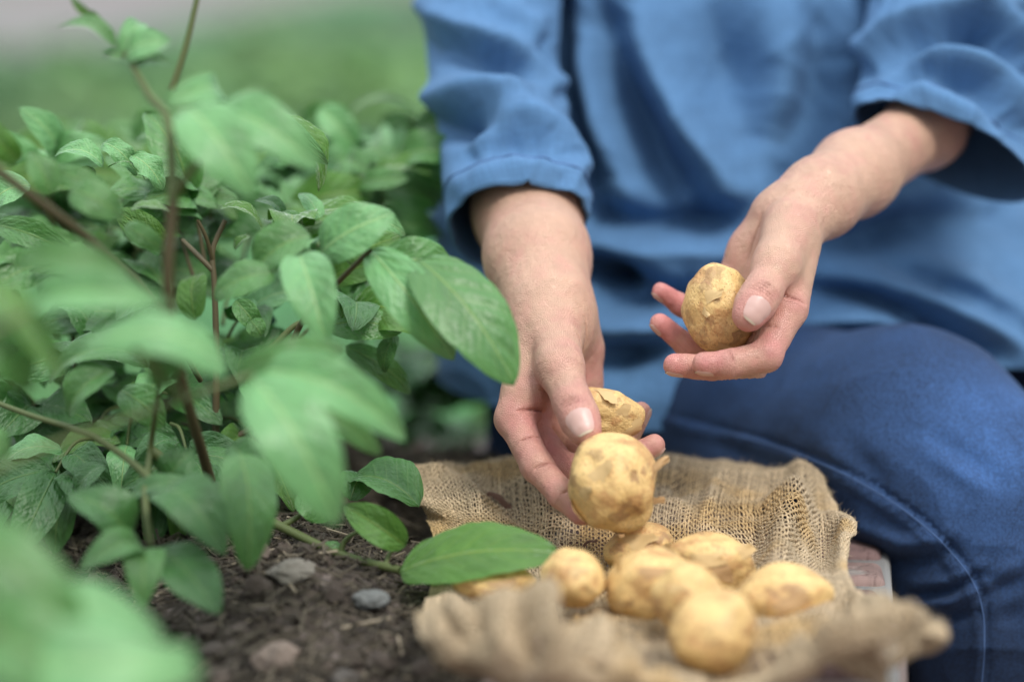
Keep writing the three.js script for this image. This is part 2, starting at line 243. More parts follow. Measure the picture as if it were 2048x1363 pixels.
// ---------------------------------------------------------------- person
const person = thing('person', P(1430, 960, 1.7), 'person in a blue shirt and jeans sitting on the wall, holding potatoes', 'person');
const mm = 0.001;
function armField(spec) {
  const J = (j) => P(j[0], j[1], j[2]);
  const chain = (js) => js.slice(1).map((j, i) => bone(J(js[i]), J(j), js[i][3] * mm, j[3] * mm));
  const arm = chain(spec.arm), palm = spec.palm.flatMap(chain), fingers = spec.fingers.map(chain), thumb = chain(spec.thumb);
  const cr = spec.creases.map(([c, ax, side, w, depth, R]) => ({ c: J(c), ax: J(ax[1]).sub(J(ax[0])).normalize(), side: side ? J(side[1]).sub(J(side[0])).normalize() : null, w: w * mm, dep: depth * mm, R: R * mm }));
  const f = (x, y, z) => {
    let a = 1; for (const b of arm) a = smin(a, dist(b, x, y, z), 0.02);
    let p = 1; for (const b of palm) p = smin(p, dist(b, x, y, z), 0.012);
    let d = smin(a, p, 0.014);
    let fi = 1; for (const c of fingers) { let q = 1; for (const b of c) q = smin(q, dist(b, x, y, z), 0.0035); fi = smin(fi, q, 0.0018); }
    d = smin(d, fi, 0.006);
    let t = 1; for (const b of thumb) t = smin(t, dist(b, x, y, z), 0.006);
    d = smin(d, t, 0.0055);
    if (Math.abs(d) < 0.006) {
      for (const c of cr) { const vx = x - c.c.x, vy = y - c.c.y, vz = z - c.c.z, q = vx * vx + vy * vy + vz * vz; if (q < c.R * c.R) { const t2 = vx * c.ax.x + vy * c.ax.y + vz * c.ax.z; let m = 1 - q / (c.R * c.R); if (c.side) m *= sst(-0.1, 0.5, (vx * c.side.x + vy * c.side.y + vz * c.side.z) / Math.sqrt(q + 1e-9)); d += c.dep * 1.5 * Math.exp(-Math.abs(t2) / (c.w * 0.62)) * m; } }
      d += 0.00016 * noise(x * 300, y * 300, z * 300) + 0.00022 * noise(x * 70, y * 70, z * 70);
    }
    return d;
  };
  f.J = J; f.spec = spec; f.cr = cr; f.tips = [...spec.fingers.map((c) => c[c.length - 1]), spec.thumb[spec.thumb.length - 1]].map(J);
  f.joints = [...spec.fingers.flatMap((c) => c.slice(0, -1)), ...spec.thumb.slice(0, -1)].map(J);
  f.pink = (spec.pink || []).map(([x, y, d, R, k]) => [P(x, y, d), R * mm, k]);
  return f;
}
const handA = armField({
  arm: [[1000, 40, 1.645, 31], [1042, 290, 1.54, 31], [1056, 420, 1.464, 30.5], [1075, 515, 1.412, 27.5], [1098, 615, 1.38, 21.5], [1108, 655, 1.372, 20]],
  palm: [
    [[1080, 655, 1.365, 15], [1028, 836, 1.34, 9.8]], [[1095, 665, 1.378, 13], [1055, 848, 1.36, 10]], [[1118, 665, 1.386, 13], [1090, 846, 1.378, 10]],
    [[1140, 650, 1.388, 12], [1163, 700, 1.39, 10.5], [1164, 770, 1.392, 9.5], [1140, 832, 1.395, 9]],
    [[1100, 690, 1.362, 14], [1060, 790, 1.345, 9.5]], [[1110, 720, 1.385, 12], [1105, 830, 1.38, 11]],
  ],
  thumb: [[1108, 662, 1.358, 16], [1120, 736, 1.33, 12.6], [1147, 808, 1.31, 9.9], [1160, 838, 1.303, 9.9], [1171, 862, 1.298, 8.8]],
  fingers: [
    [[1028, 838, 1.34, 9.8], [1074, 932, 1.318, 8.6], [1124, 988, 1.306, 7.6], [1164, 1028, 1.299, 6.5]],
    [[1055, 850, 1.36, 9.8], [1128, 938, 1.342, 8.5], [1235, 928, 1.336, 7.4], [1308, 890, 1.335, 6.3]],
    [[1090, 848, 1.378, 9], [1165, 915, 1.375, 8], [1245, 895, 1.368, 7.2], [1282, 824, 1.362, 5.9]],
    [[1140, 835, 1.395, 8.5], [1185, 885, 1.4, 7], [1225, 865, 1.395, 6.2], [1243, 830, 1.385, 5.4]],
  ],
  creases: [
    // thumb knuckle wrinkles, web of the thumb, finger creases
    ...[-11, -2, 7].map((k) => [[1146 + k * 0.35, 806 + k, 1.299], [[1120, 736, 1.33], [1147, 808, 1.31]], [[1147, 808, 1.31], [1140, 804, 1.28]], 1.25, 0.65, 10]),
    [[1085, 815, 1.335], [[1050, 760, 1.34], [1062, 818, 1.336]], null, 1.3, 1.6, 17],
    [[1050, 884, 1.322], [[1028, 838, 1.34], [1074, 932, 1.318]], [[1040, 890, 1.33], [1075, 870, 1.315]], 1.1, 1.1, 11],
    [[1078, 938, 1.31], [[1028, 838, 1.34], [1074, 932, 1.318]], [[1074, 932, 1.318], [1095, 915, 1.305]], 1.0, 1.1, 11],
    [[1126, 988, 1.298], [[1074, 932, 1.318], [1124, 988, 1.306]], [[1124, 988, 1.306], [1140, 970, 1.296]], 0.9, 0.8, 10],
    [[1150, 735, 1.345], [[1130, 740, 1.345], [1165, 728, 1.37]], null, 1.4, 1.6, 22], [[1158, 690, 1.36], [[1130, 690, 1.35], [1165, 680, 1.375]], null, 1.4, 1.2, 18],
    ...[-16, -8, 0, 9, 17, 26].map((k) => [[1072 + k * 0.8, 745 + k, 1.325], [[1090, 690, 1.35], [1075, 760, 1.34]], [[1080, 740, 1.35], [1070, 735, 1.31]], 0.9, 0.25, 14]),
  ],
  pink: [[1150, 815, 1.298, 11, 1], [1030, 835, 1.325, 12, .5], [1085, 830, 1.345, 22, 1], [1100, 880, 1.345, 26, 1.1], [1110, 950, 1.32, 22, 0.9], [1180, 740, 1.385, 18, .9], [1120, 740, 1.315, 20, .35], [1060, 1000, 1.31, 14, 0.4]],
});
const handB = armField({
  arm: [[1900, 250, 1.63, 25], [1850, 256, 1.512, 21.8], [1710, 347, 1.435, 22.2], [1640, 396, 1.4, 20], [1604, 422, 1.384, 18.5]],
  palm: [
    [[1596, 450, 1.37, 13], [1578, 618, 1.338, 9.4]], [[1580, 450, 1.38, 13], [1548, 638, 1.36, 9.5]], [[1560, 440, 1.386, 13], [1502, 612, 1.385, 9.5]],
    [[1545, 436, 1.39, 12.5], [1500, 500, 1.394, 10.5], [1465, 560, 1.395, 9]], [[1585, 480, 1.36, 13], [1568, 585, 1.344, 9.5]], [[1555, 500, 1.38, 12], [1530, 610, 1.376, 11]],
  ],
  thumb: [[1582, 452, 1.362, 15.5], [1554, 530, 1.335, 12.8], [1523, 588, 1.32, 10], [1508, 612, 1.316, 9.7], [1497, 631, 1.313, 8.7]],
  fingers: [
    [[1578, 620, 1.338, 9.4], [1533, 711, 1.322, 8.5], [1458, 727, 1.318, 7.6], [1408, 727, 1.316, 6.3]],
    [[1548, 640, 1.36, 9.4], [1503, 735, 1.345, 8.3], [1425, 737, 1.335, 7.5], [1350, 729, 1.33, 6.4]],
    [[1502, 615, 1.385, 8.8], [1448, 712, 1.38, 7.4], [1377, 693, 1.372, 6.7], [1320, 646, 1.365, 5.7]],
    [[1465, 562, 1.395, 8], [1415, 640, 1.395, 6.8], [1363, 610, 1.388, 6.1], [1322, 582, 1.382, 5.2]],
  ],
  creases: [
    ...[-13, -5, 3, 11].map((k) => [[1529 - k * 0.55, 584 + k, 1.311], [[1554, 530, 1.335], [1523, 588, 1.32]], [[1523, 588, 1.32], [1530, 590, 1.29]], 1.25, 0.65, 10]),
    [[1565, 598, 1.335], [[1590, 560, 1.34], [1575, 605, 1.335]], null, 1.3, 1.5, 14],
    [[1540, 655, 1.325], [[1578, 620, 1.338], [1533, 711, 1.322]], [[1553, 665, 1.33], [1525, 650, 1.315]], 1.0, 1.2, 10],
    [[1516, 694, 1.314], [[1578, 620, 1.338], [1520, 700, 1.322]], [[1533, 711, 1.322], [1510, 690, 1.312]], 1.0, 1.1, 10],
    [[1465, 718, 1.312], [[1533, 711, 1.322], [1458, 727, 1.318]], [[1458, 727, 1.318], [1458, 705, 1.31]], 0.8, 0.7, 9],
    [[1503, 520, 1.36], [[1490, 520, 1.375], [1520, 530, 1.355]], null, 1.6, 2.2, 20], [[1515, 480, 1.375], [[1500, 470, 1.39], [1530, 485, 1.365]], null, 1.4, 1.4, 16],
    ...[-12, 0, 12].map((k) => [[1590, 600 + k, 1.33], [[1590, 560, 1.345], [1580, 620, 1.335]], [[1580, 600, 1.345], [1590, 600, 1.31]], 0.8, 0.22, 12]),
  ],
  pink: [[1528, 588, 1.308, 11, 1], [1480, 500, 1.385, 22, .6], [1590, 612, 1.33, 14, .5], [1540, 700, 1.315, 18, .7], [1450, 735, 1.312, 14, .6], [1350, 670, 1.365, 16, 1.2], [1350, 605, 1.38, 16, 1.2], [1400, 745, 1.33, 16, .9], [1560, 650, 1.325, 20, .5]],
});
const skinColor = (f) => (p) => {
  let k = 0.12; for (const t of f.tips) k = Math.max(k, 1.15 * Math.exp(-p.distanceToSquared(t) / 1.6e-4)); for (const t of f.joints) k = Math.max(k, 0.6 * Math.exp(-p.distanceToSquared(t) / 2e-4)); for (const [c, R, a] of f.pink) k += 0.55 * a * Math.exp(-p.distanceToSquared(c) / (R * R));
  k = clamp(k + 0.55 * fbm(p.x * 70, p.y * 70, p.z * 70, 3) + 0.25 * noise(p.x * 220, p.y * 220, p.z * 220), 0, 1.5);
  const b = 1 + 0.14 * fbm(p.x * 160, p.y * 160, p.z * 160, 3) + 0.06 * noise(p.x * 30, p.y * 30, p.z * 30);
  let cl = 0; for (const c of f.cr) { const vx = p.x - c.c.x, vy = p.y - c.c.y, vz = p.z - c.c.z, q = vx * vx + vy * vy + vz * vz; if (q < c.R * c.R) { const t = Math.abs(vx * c.ax.x + vy * c.ax.y + vz * c.ax.z); cl = Math.max(cl, Math.exp(-t / (c.w * 0.6)) * (1 - q / (c.R * c.R)) * Math.min(1, c.dep / 0.0007)); } }
  cl *= 0.6; return [mix(mix(0.635, 0.625, k) * b, 0.37, cl), mix(mix(0.395, 0.29, k) * b, 0.15, cl), mix(mix(0.28, 0.24, k) * b, 0.12, cl)]; // creases are redder
};
const skinBump = grey(512, 512, (u, v) => { // creased skin: cells with thin grooves
  let d1 = 9, d2 = 9; const n = 40, x = u * n, y = v * n, i = Math.floor(x), j = Math.floor(y);
  for (let a = -1; a < 2; a++) for (let b = -1; b < 2; b++) { const ci = ((i + a) % n + n) % n, cj = ((j + b) % n + n) % n, q = (i + a + hash3(ci, cj, 1) - x) ** 2 + (j + b + hash3(ci, cj, 2) - y) ** 2; if (q < d1) { d2 = d1; d1 = q; } else if (q < d2) d2 = q; }
  return 0.55 * sst(0, 0.22, Math.sqrt(d2) - Math.sqrt(d1)) + 0.45 * tfbm(u, v, 24, 3, 4);
});
const skinMat = M({ color: 0xffffff, vertexColors: true, roughness: 0.44, bumpMap: rep(skinBump, 22), bumpScale: 0.0007, ior: 1.5 });
{
  const box = (a, b) => [V(Math.min(a.x, b.x), Math.min(a.y, b.y), Math.min(a.z, b.z)), V(Math.max(a.x, b.x), Math.max(a.y, b.y), Math.max(a.z, b.z))];
  const A = meshField(handA, ...box(P(880, 1085, 1.26), P(1350, 330, 1.53)), 0.0011, skinColor(handA));
  const hiB = [V(P(1280, 700, 1.30).x, P(1500, 790, 1.29).y, P(1500, 300, 1.56).z), V(P(1960, 300, 1.5).x, P(1800, 170, 1.5).y, P(1500, 700, 1.285).z)];
  const Bg = meshField(handB, hiB[0], hiB[1], 0.0011, skinColor(handB));
  // upper arms and trunk, inside the shirt
  const sh = [bone(P(1000, 60, 1.63), P(1080, -420, 1.74), 0.03, 0.04), bone(P(1042, 300, 1.545), P(1000, 60, 1.64), 0.027, 0.03), bone(P(1960, 130, 1.67), P(1800, -420, 1.76), 0.026, 0.04), bone(P(1880, 255, 1.6), P(1960, 130, 1.67), 0.022, 0.026), bone(P(1080, -420, 1.76), P(1800, -420, 1.76), 0.045, 0.045), bone(P(1440, -380, 1.8), P(1460, 560, 1.82), 0.075, 0.08)];
  const fT = (x, y, z) => { let d = 1; for (const b of sh) d = smin(d, dist(b, x, y, z), 0.03); return d; };
  const T = meshField(fT, V(-0.12, -0.02, -1.95), V(0.42, 0.62, -1.35), 0.009, () => [0.6, 0.4, 0.31]);
  const body = part('body', mergeGeometries([A, Bg, T]), skinMat, person);
  // fingernails: thin curved plates laid on the fields
  const nailMat = M({ color: lin(0.6, 0.385, 0.335), roughness: 0.38 }), rimMat = M({ color: lin(0.62, 0.52, 0.4), roughness: 0.5 });
  // b: the finger's last bone (from, to); out: where the nail faces; at: how far along the bone past its end the nail's middle sits
  const nail = (f, b, out, wid, len, at = 0, rise = 0.0004) => {
    const A0 = P(...b[0]), T0 = P(...b[1]), a = T0.clone().sub(A0).normalize(), o = out.clone().addScaledVector(a, -out.dot(a)).normalize(), s = a.clone().cross(o), r0 = b[1][3] * mm;
    const put = (x, y, lift) => { const th = x / r0, ctr = T0.clone().addScaledVector(a, Math.min(y + at, r0 * 0.45)), dr = o.clone().multiplyScalar(Math.cos(th)).addScaledVector(s, Math.sin(th)).addScaledVector(a, Math.max(0, y + at - r0 * 0.45) / r0 * 0.9).normalize(); let t = r0 * 1.9; for (let k = 0; k < 60 && t > 0; k++) { const q = ctr.clone().addScaledVector(dr, t), d = f(q.x, q.y, q.z) - lift; if (d < 4e-5) break; t -= Math.max(d * 0.7, 3e-5); } return ctr.addScaledVector(dr, Math.max(t, r0 * 0.5)); };
    const half = (y) => { const t = y * 2 - 1; return wid / 2 * Math.pow(Math.max(0, 1 - Math.pow(Math.abs(t), t > 0 ? 3.2 : 4)), 0.42); };
    const g = gridGeo(16, 18, (u, v) => { const w = half(mix(0.01, 0.99, v)), x = (u * 2 - 1) * w, edge = Math.pow(Math.abs(u * 2 - 1), 4); return put(x, (v - 0.5) * len, rise * (1 - 0.9 * edge) * (0.25 + 0.75 * v)); });
    part('fingernail', g, nailMat, body);
    part('nail_edge', gridGeo(16, 3, (u, v) => { const t = mix(0.87, 0.985, v), w = half(t), x = (u * 2 - 1) * w; return put(x, (t - 0.5) * len + 0.0002, rise * 1.35); }), rimMat, body);
  };
  const last = (f, k) => { const c = k < 0 ? f.spec.thumb : f.spec.fingers[k]; return [c[c.length - 2], c[c.length - 1]]; };
  const tow = (b) => EYE.clone().sub(P(...b)).normalize();
  nail(handA, last(handA, -1), tow([1171, 862, 1.3]).add(V(-0.1, 0.15, 0)), 0.0138, 0.0155, -0.0005);
  nail(handB, last(handB, -1), tow([1497, 631, 1.31]).add(V(0.35, 0.0, 0)), 0.0132, 0.0155, 0);
  nail(handA, last(handA, 2), V(0.9, 0.1, 0.25), 0.009, 0.011, 0);
  nail(handA, last(handA, 1), V(0.5, -0.75, 0.1), 0.009, 0.01, 0.001);
  nail(handB, last(handB, 0), V(-0.1, -0.95, 0.22), 0.0095, 0.011, 0.0005);
  nail(handB, last(handB, 1), V(-0.15, -0.95, 0.2), 0.0095, 0.011, 0.0005);
  nail(handB, last(handB, 2), V(-0.55, -0.75, 0.2), 0.0085, 0.0095, 0.0005);
  nail(handB, last(handB, 3), V(-0.55, -0.75, 0.2), 0.008, 0.009, 0.0005);
}

// ---- clothes
const crease = (x, y, o) => { const w = 30 * noise(x * 0.008, y * 0.008, o), a = 1 - Math.abs(noise((x * 0.8 + y * 0.5 + w) * 0.016, (y * 0.8 - x * 0.5) * 0.005, o + 2)) * 2, b = 1 - Math.abs(noise((x * 0.7 - y * 0.6 + w) * 0.022, (y * 0.7 + x * 0.6) * 0.007, o + 7)) * 2; return 0.0028 * Math.pow(clamp(a), 3) + 0.0018 * Math.pow(clamp(b), 3); };
const weave = grey(256, 256, (u, v) => { const n = 64, a = Math.sin(u * n * Math.PI), b = Math.sin(v * n * Math.PI), o = (Math.floor(u * n) + Math.floor(v * n)) & 1; return 0.5 + 0.5 * (o ? a * a : b * b) * (0.6 + 0.8 * tnoise(u * 16, v * 64, 64, 5)) - 0.25; });
const linenTex = tex(512, 512, (u, v) => { const s = 0.5 * tnoise(u * 30, v * 250, 250, 1) + 0.5 * tnoise(u * 250, v * 30, 250, 2), a = tfbm(u, v, 5, 91, 4), k = 0.78 + 0.3 * s + 0.24 * (a - 0.5); return [0.083 * k, 0.196 * k, 0.37 * k]; }, true);
const linenMat = M({ map: rep(linenTex, 1), bumpMap: rep(weave, 3), bumpScale: 0.00012, roughness: 0.9, sheen: 0.12, sheenColor: lin(0.45, 0.65, 1), sheenRoughness: 0.5, side: THREE.DoubleSide });
const shirt = new THREE.Group(); shirt.name = 'shirt'; person.add(shirt); shirt.userData.label = 'loose blue linen shirt with elbow sleeves';
{
  const hemY = (x) => { const k = [[700, 700], [1000, 740], [1180, 775], [1290, 757], [1450, 722], [1600, 684], [1750, 657], [1830, 664], [1900, 705], [1960, 745], [2060, 800], [2300, 830], [2600, 800]]; for (let i = 0; i < k.length - 1; i++) if (x < k[i + 1][0]) return mix(k[i][1], k[i + 1][1], sst(0, 1, (x - k[i][0]) / (k[i + 1][0] - k[i][0]))); return 800; };
  const tf = folds([
    [0.016, 42, 1180, -60, 1190, 120, 1210, 260, 1260, 380], [-0.02, 30, 1118, 20, 1130, 160, 1165, 290, 1190, 420],
    [0.02, 46, 1255, -40, 1290, 110, 1360, 250, 1450, 380, 1530, 430], [-0.024, 44, 1222, 60, 1260, 200, 1320, 310, 1400, 420],
    [-0.014, 60, 1400, -20, 1450, 130, 1490, 260], [0.012, 60, 1560, -40, 1570, 140, 1540, 300], [-0.012, 50, 1640, 60, 1620, 230, 1560, 330], [0.012, 40, 1690, -30, 1690, 130],
    [-0.02, 34, 1180, 440, 1300, 455, 1420, 450, 1500, 420], [0.022, 34, 1170, 480, 1260, 500, 1360, 490, 1460, 500], [-0.032, 30, 1175, 530, 1230, 545, 1290, 560], [-0.018, 32, 1190, 612, 1290, 608, 1400, 590],
    [0.018, 34, 1190, 660, 1290, 650, 1400, 640], [-0.014, 26, 1200, 720, 1300, 700], [0.014, 36, 1240, 580, 1310, 545, 1400, 540],
    [-0.03, 48, 1640, 500, 1760, 480, 1900, 450, 2060, 450], [0.02, 30, 1610, 520, 1700, 545, 1830, 590, 1950, 650, 2060, 720], [-0.02, 22, 1610, 580, 1720, 592, 1850, 640, 1950, 710], [0.014, 24, 1600, 640, 1720, 630, 1840, 640],
    [0.014, 26, 1850, 520, 1950, 580, 2060, 640], [-0.012, 24, 1780, 540, 1880, 570, 1990, 620],
  ]);
  const keys = [[-420, 1.80, 0.185, 0.15], [-150, 1.79, 0.182, 0.15], [100, 1.775, 0.178, 0.15], [300, 1.765, 0.178, 0.148], [450, 1.75, 0.234, 0.15], [600, 1.74, 0.236, 0.18], [720, 1.735, 0.235, 0.2], [850, 1.735, 0.24, 0.205]];
  const key = (y) => { let i = 0; while (i < keys.length - 2 && y > keys[i + 1][0]) i++; const t = clamp((y - keys[i][0]) / (keys[i + 1][0] - keys[i][0])); return keys[i].map((q, n) => mix(q, keys[i + 1][n], sst(0, 1, t))); };
  const ringPt = (a, y, inset) => { const [, d, sx, sz] = key(y), c = P(1430 + 100 * sst(250, 560, y), y, d); const ex = Math.sign(Math.cos(a)) * Math.pow(Math.abs(Math.cos(a)), 0.85), ez = Math.sign(Math.sin(a)) * Math.pow(Math.abs(Math.sin(a)), 0.85); return V(c.x + (sx - inset) * ex, c.y, c.z + (sz - inset) * ez); };
  const body = (inset) => gridGeo(300, 190, (u, v) => {
    const a = Math.PI * 2 * (1 - u) + 0.7; const p0 = ringPt(a, 300, 0), x0 = toPx(p0)[0], front = Math.sin(a) > -0.2; const y = mix(-400, front ? hemY(x0) : 740, v);
    const p = ringPt(a, y, inset); if (front) { const [x, yy] = toPx(p), k = sst(-0.1, 0.3, Math.sin(a)); const n = V(Math.cos(a), 0.1, Math.sin(a) * 1.2).normalize(); p.addScaledVector(n, k * (1.8 * tf(x, yy) + 0.006 * fbm(x * 0.012, yy * 0.006, 3, 3) + crease(x, yy, 1))); } return p;
  }, true, (u, v) => [u * 4.2, v * 2.4]);
  part('shirt_body', body(0), linenMat, shirt); // cloth hanging to the hem
  const sleeve = (name, rings, list, n = 110, th = 0.003) => {
    const f = folds(list), cs = rings.map((r) => ({ c: P(...r[0]), a: P(r[0][0] + r[1][0], r[0][1] + r[1][1], r[0][2] + r[1][2]).sub(P(...r[0])), w: P(r[0][0] + r[2][0], r[0][1] + r[2][1], r[0][2] + r[2][2]).sub(P(...r[0])) }));
    const cur = (k) => new THREE.CatmullRomCurve3(cs.map((r) => r[k]), false, 'catmullrom'), C = cur('c'), A = cur('a'), Wv = cur('w');
    const at = (ang, v, ins) => { const c = C.getPoint(v), a = A.getPoint(v), w = Wv.getPoint(v), rel = a.clone().multiplyScalar(Math.cos(ang)).addScaledVector(w, Math.sin(ang)), out = rel.clone().normalize(); const p = c.clone().add(rel); const [x, y] = toPx(p), k = sst(-0.15, 0.25, out.dot(EYE.clone().sub(p).normalize())); return p.addScaledVector(out, k * (1.5 * f(x, y) + 0.004 * fbm(x * 0.015, y * 0.015, 7, 3) + crease(x, y, 5)) - ins); };
    const outer = gridGeo(n, 80, (u, v) => at(u * Math.PI * 2, v, 0), true, (u, v) => [u * 1.2, v * 1.2]);
    const inner = gridGeo(n, 40, (u, v) => at(-u * Math.PI * 2, mix(0.35, 1, v), th), true, (u, v) => [u * 1.2, v * 1.2]);
    const hem = gridGeo(n, 6, (u, v) => { const a = -u * Math.PI * 2, t = v * Math.PI, p = at(a, 1, 0), q = at(a, 1, th), e = at(a, 0.985, 0); const d = p.clone().sub(e).normalize(); return p.lerp(q, (1 - Math.cos(t)) / 2).addScaledVector(d, Math.sin(t) * 0.0022); }, true);
    const m = part(name, mergeGeometries([outer, inner, hem]), linenMat, shirt);
    // stitched band near the hem
    const band = new THREE.CatmullRomCurve3(Array.from({ length: 48 }, (_, i) => at(i / 48 * Math.PI * 2, 0.93, -0.0004)), true);
    part('hem_stitching', new THREE.TubeGeometry(band, 150, 0.0007, 5, true), stitchMat, m);
  };
  var stitchMat = M({ color: lin(0.09, 0.18, 0.36), roughness: 0.9 });
  sleeve('sleeve', [[[1010, -420, 1.72], [150, 0, 0], [0, -60, -0.05]], [[988, -100, 1.65], [142, 0, 0], [0, -50, -0.055]], [[985, 110, 1.59], [132, -6, 0], [0, -60, -0.05]], [[1012, 290, 1.515], [132, 6, 0], [-6, -74, -0.045]], [[1033, 458, 1.455], [135, 0, 0], [0, -90, -0.036]]], [
    [0.013, 20, 850, 10, 930, 60, 1020, 100, 1110, 165], [-0.014, 24, 850, 90, 940, 120, 1040, 150, 1110, 190], [0.012, 26, 862, 200, 960, 175, 1060, 175, 1120, 200], [-0.02, 26, 870, 260, 920, 250, 980, 240],
    [0.012, 26, 960, 260, 1040, 225, 1100, 260, 1150, 330], [-0.008, 24, 940, 310, 1030, 290, 1100, 320], [0.008, 30, 930, 370, 1030, 335, 1120, 355, 1165, 420], [-0.01, 18, 1090, 60, 1100, 120], [0.008, 22, 1000, 0, 1060, 50, 1100, 90],
  ]);
  sleeve('sleeve', [[[1870, -420, 1.72], [210, 0, 0], [0, -60, -0.06]], [[1925, -80, 1.64], [190, 6, 0], [10, -60, -0.055]], [[1912, 110, 1.575], [186, 36, 0], [24, -76, -0.05]], [[1888, 302, 1.505], [182, 82, 0], [22, -62, -0.042]]], [
    [0.014, 22, 1735, 100, 1800, 60, 1900, 25, 2048, 0], [-0.018, 26, 1735, 150, 1800, 110, 1880, 80, 1960, 80], [0.012, 22, 1740, 160, 1800, 118, 1900, 110, 1990, 150, 2060, 220], [-0.012, 22, 1750, 185, 1850, 150, 1950, 180, 2040, 270], [0.008, 24, 1760, 200, 1850, 180, 1930, 230, 2040, 330], [0.014, 24, 1960, 20, 2010, 60, 2060, 110], [-0.012, 24, 1900, 60, 1980, 80, 2050, 150],
  ]);
}
// jeans
const denimTex = tex(1024, 1024, (u, v) => { const tw = 0.5 + 0.5 * Math.sin((u + v) * Math.PI * 2 * 150), th = tnoise(u * 300, v * 20, 300, 4), tv = tnoise(u * 20, v * 300, 300, 6), a = tfbm(u, v, 6, 95, 5), k = 0.44 + 0.38 * tw + 0.2 * th * tv + 0.7 * (a - 0.5) + 0.35 * (tnoise(u * 200, v * 200, 200, 9) - 0.5); return [0.025 * k + 0.001, 0.068 * k + 0.002, 0.178 * k + 0.004]; }, true);
const denimBump = grey(512, 512, (u, v) => 0.5 + 0.3 * Math.sin((u + v) * Math.PI * 2 * 75) + 0.2 * (tnoise(u * 128, v * 128, 128, 8) - 0.5));
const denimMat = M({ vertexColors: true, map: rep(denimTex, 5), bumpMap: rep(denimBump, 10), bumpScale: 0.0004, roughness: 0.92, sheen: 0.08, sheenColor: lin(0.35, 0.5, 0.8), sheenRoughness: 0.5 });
{
  const ch = (js) => js.slice(1).map((j, i) => bone(P(js[i][0], js[i][1], js[i][2]), P(j[0], j[1], j[2]), js[i][3], j[3]));
  const leg = ch([[1430, 900, 1.74, 0.085], [1560, 905, 1.58, 0.078], [1815, 905, 1.475, 0.069], [1960, 1030, 1.44, 0.06], [2032, 1200, 1.44, 0.061], [2052, 1480, 1.46, 0.062], [2060, 1900, 1.55, 0.05]]);
  const other = ch([[1400, 920, 1.78, 0.085], [1180, 930, 1.76, 0.075], [1070, 920, 1.76, 0.062], [1075, 1150, 1.86, 0.055], [1080, 1900, 1.95, 0.045]]);
  const hip = [bone(P(1330, 880, 1.8), P(1540, 880, 1.8), 0.1, 0.1), bone(P(1700, 930, 1.76), P(2060, 900, 1.74), 0.085, 0.08)];
  const jf = folds([
    [-0.006, 18, 1700, 1085, 1780, 1120, 1850, 1118, 1900, 1100], [0.007, 20, 1720, 1060, 1800, 1092, 1880, 1082], [-0.005, 14, 1820, 1190, 1900, 1180, 1965, 1150], [0.005, 14, 1830, 1172, 1900, 1165, 1960, 1130], [0.005, 14, 1825, 1215, 1900, 1205, 1970, 1170], [-0.005, 16, 1850, 1240, 1950, 1225],
    [-0.005, 16, 1980, 1190, 2060, 1150], [0.004, 18, 1975, 1160, 2050, 1120], [0.003, 26, 1640, 880, 1700, 960], [-0.003, 22, 1700, 880, 1780, 980], [-0.003, 24, 1400, 850, 1480, 900], [0.003, 20, 1850, 900, 1960, 970], [-0.003, 22, 1880, 880, 2000, 960], [-0.004, 24, 1990, 1240, 2060, 1220],
  ]);
  const seamPx = [[1290, 822], [1400, 850], [1520, 880], [1640, 922], [1740, 972], [1830, 1032], [1900, 1096], [1948, 1160], [1968, 1220], [1971, 1290], [1966, 1365], [1960, 1450]];
  const sl = folds([[-0.0022, 7, ...seamPx.flatMap(([x, y]) => [x + 5, y - 5])], [0.0018, 8, ...seamPx.flatMap(([x, y]) => [x - 4, y + 5])], [0.002, 9, ...seamPx.flatMap(([x, y]) => [x - 16, y + 14])]]);
  const f0 = (x, y, z) => { let d = 1; for (const b of leg) d = smin(d, dist(b, x, y, z), 0.035); let e = 1; for (const b of other) e = smin(e, dist(b, x, y, z), 0.03); for (const b of hip) e = smin(e, dist(b, x, y, z), 0.03); return smin(d, e, 0.02); };
  const f = (x, y, z) => { let d = f0(x, y, z); if (Math.abs(d) < 0.016) { const q = toPx({ x, y, z }); if (q[2] < 1.62) { const k = 1 - sst(1.5, 1.6, q[2]); d -= k * (jf(q[0], q[1]) + sl(q[0], q[1])); } { const rg = 1 - 2 * Math.abs(noise(x * 14 + 3, y * 34, z * 14)); d -= 0.0014 * fbm(x * 45, y * 45, z * 45, 2) + 0.0016 * Math.max(0, rg) ** 2; } } return d; };
  const lo = V(-0.02, -0.34, -2.02), hi = V(0.47, 0.2, -1.32);
  const jeans = part('jeans', meshField(f, lo, hi, 0.003, (p) => { const a = p.distanceTo(P(2010, 890, 1.4)), b = p.distanceTo(P(1600, 760, 1.5)), k = 0.62 + 1.3 * Math.exp(-a * a / 0.005) + 0.55 * Math.exp(-b * b / 0.009) + 0.25 * fbm(p.x * 30, p.y * 30, p.z * 30, 3); return [k, k, k]; }), denimMat, person); jeans.userData.label = 'dark blue denim jeans with a worn side seam';  // vertex colour: denim fade, with the highlight on knee and thigh painted in
  const thread = M({ color: lin(0.05, 0.1, 0.22), roughness: 0.9 });
  const sc = new THREE.CatmullRomCurve3(seamPx.slice(1).map(([x, y]) => V(x - 2, y + 3, 0))), pts = sc.getPoints(90).map((q) => meet(f, q.x, q.y, 1.2)).filter(Boolean);
  if (pts.length > 4) part('seam', new THREE.TubeGeometry(new THREE.CatmullRomCurve3(pts), 240, 0.0006, 6), thread, jeans);
}

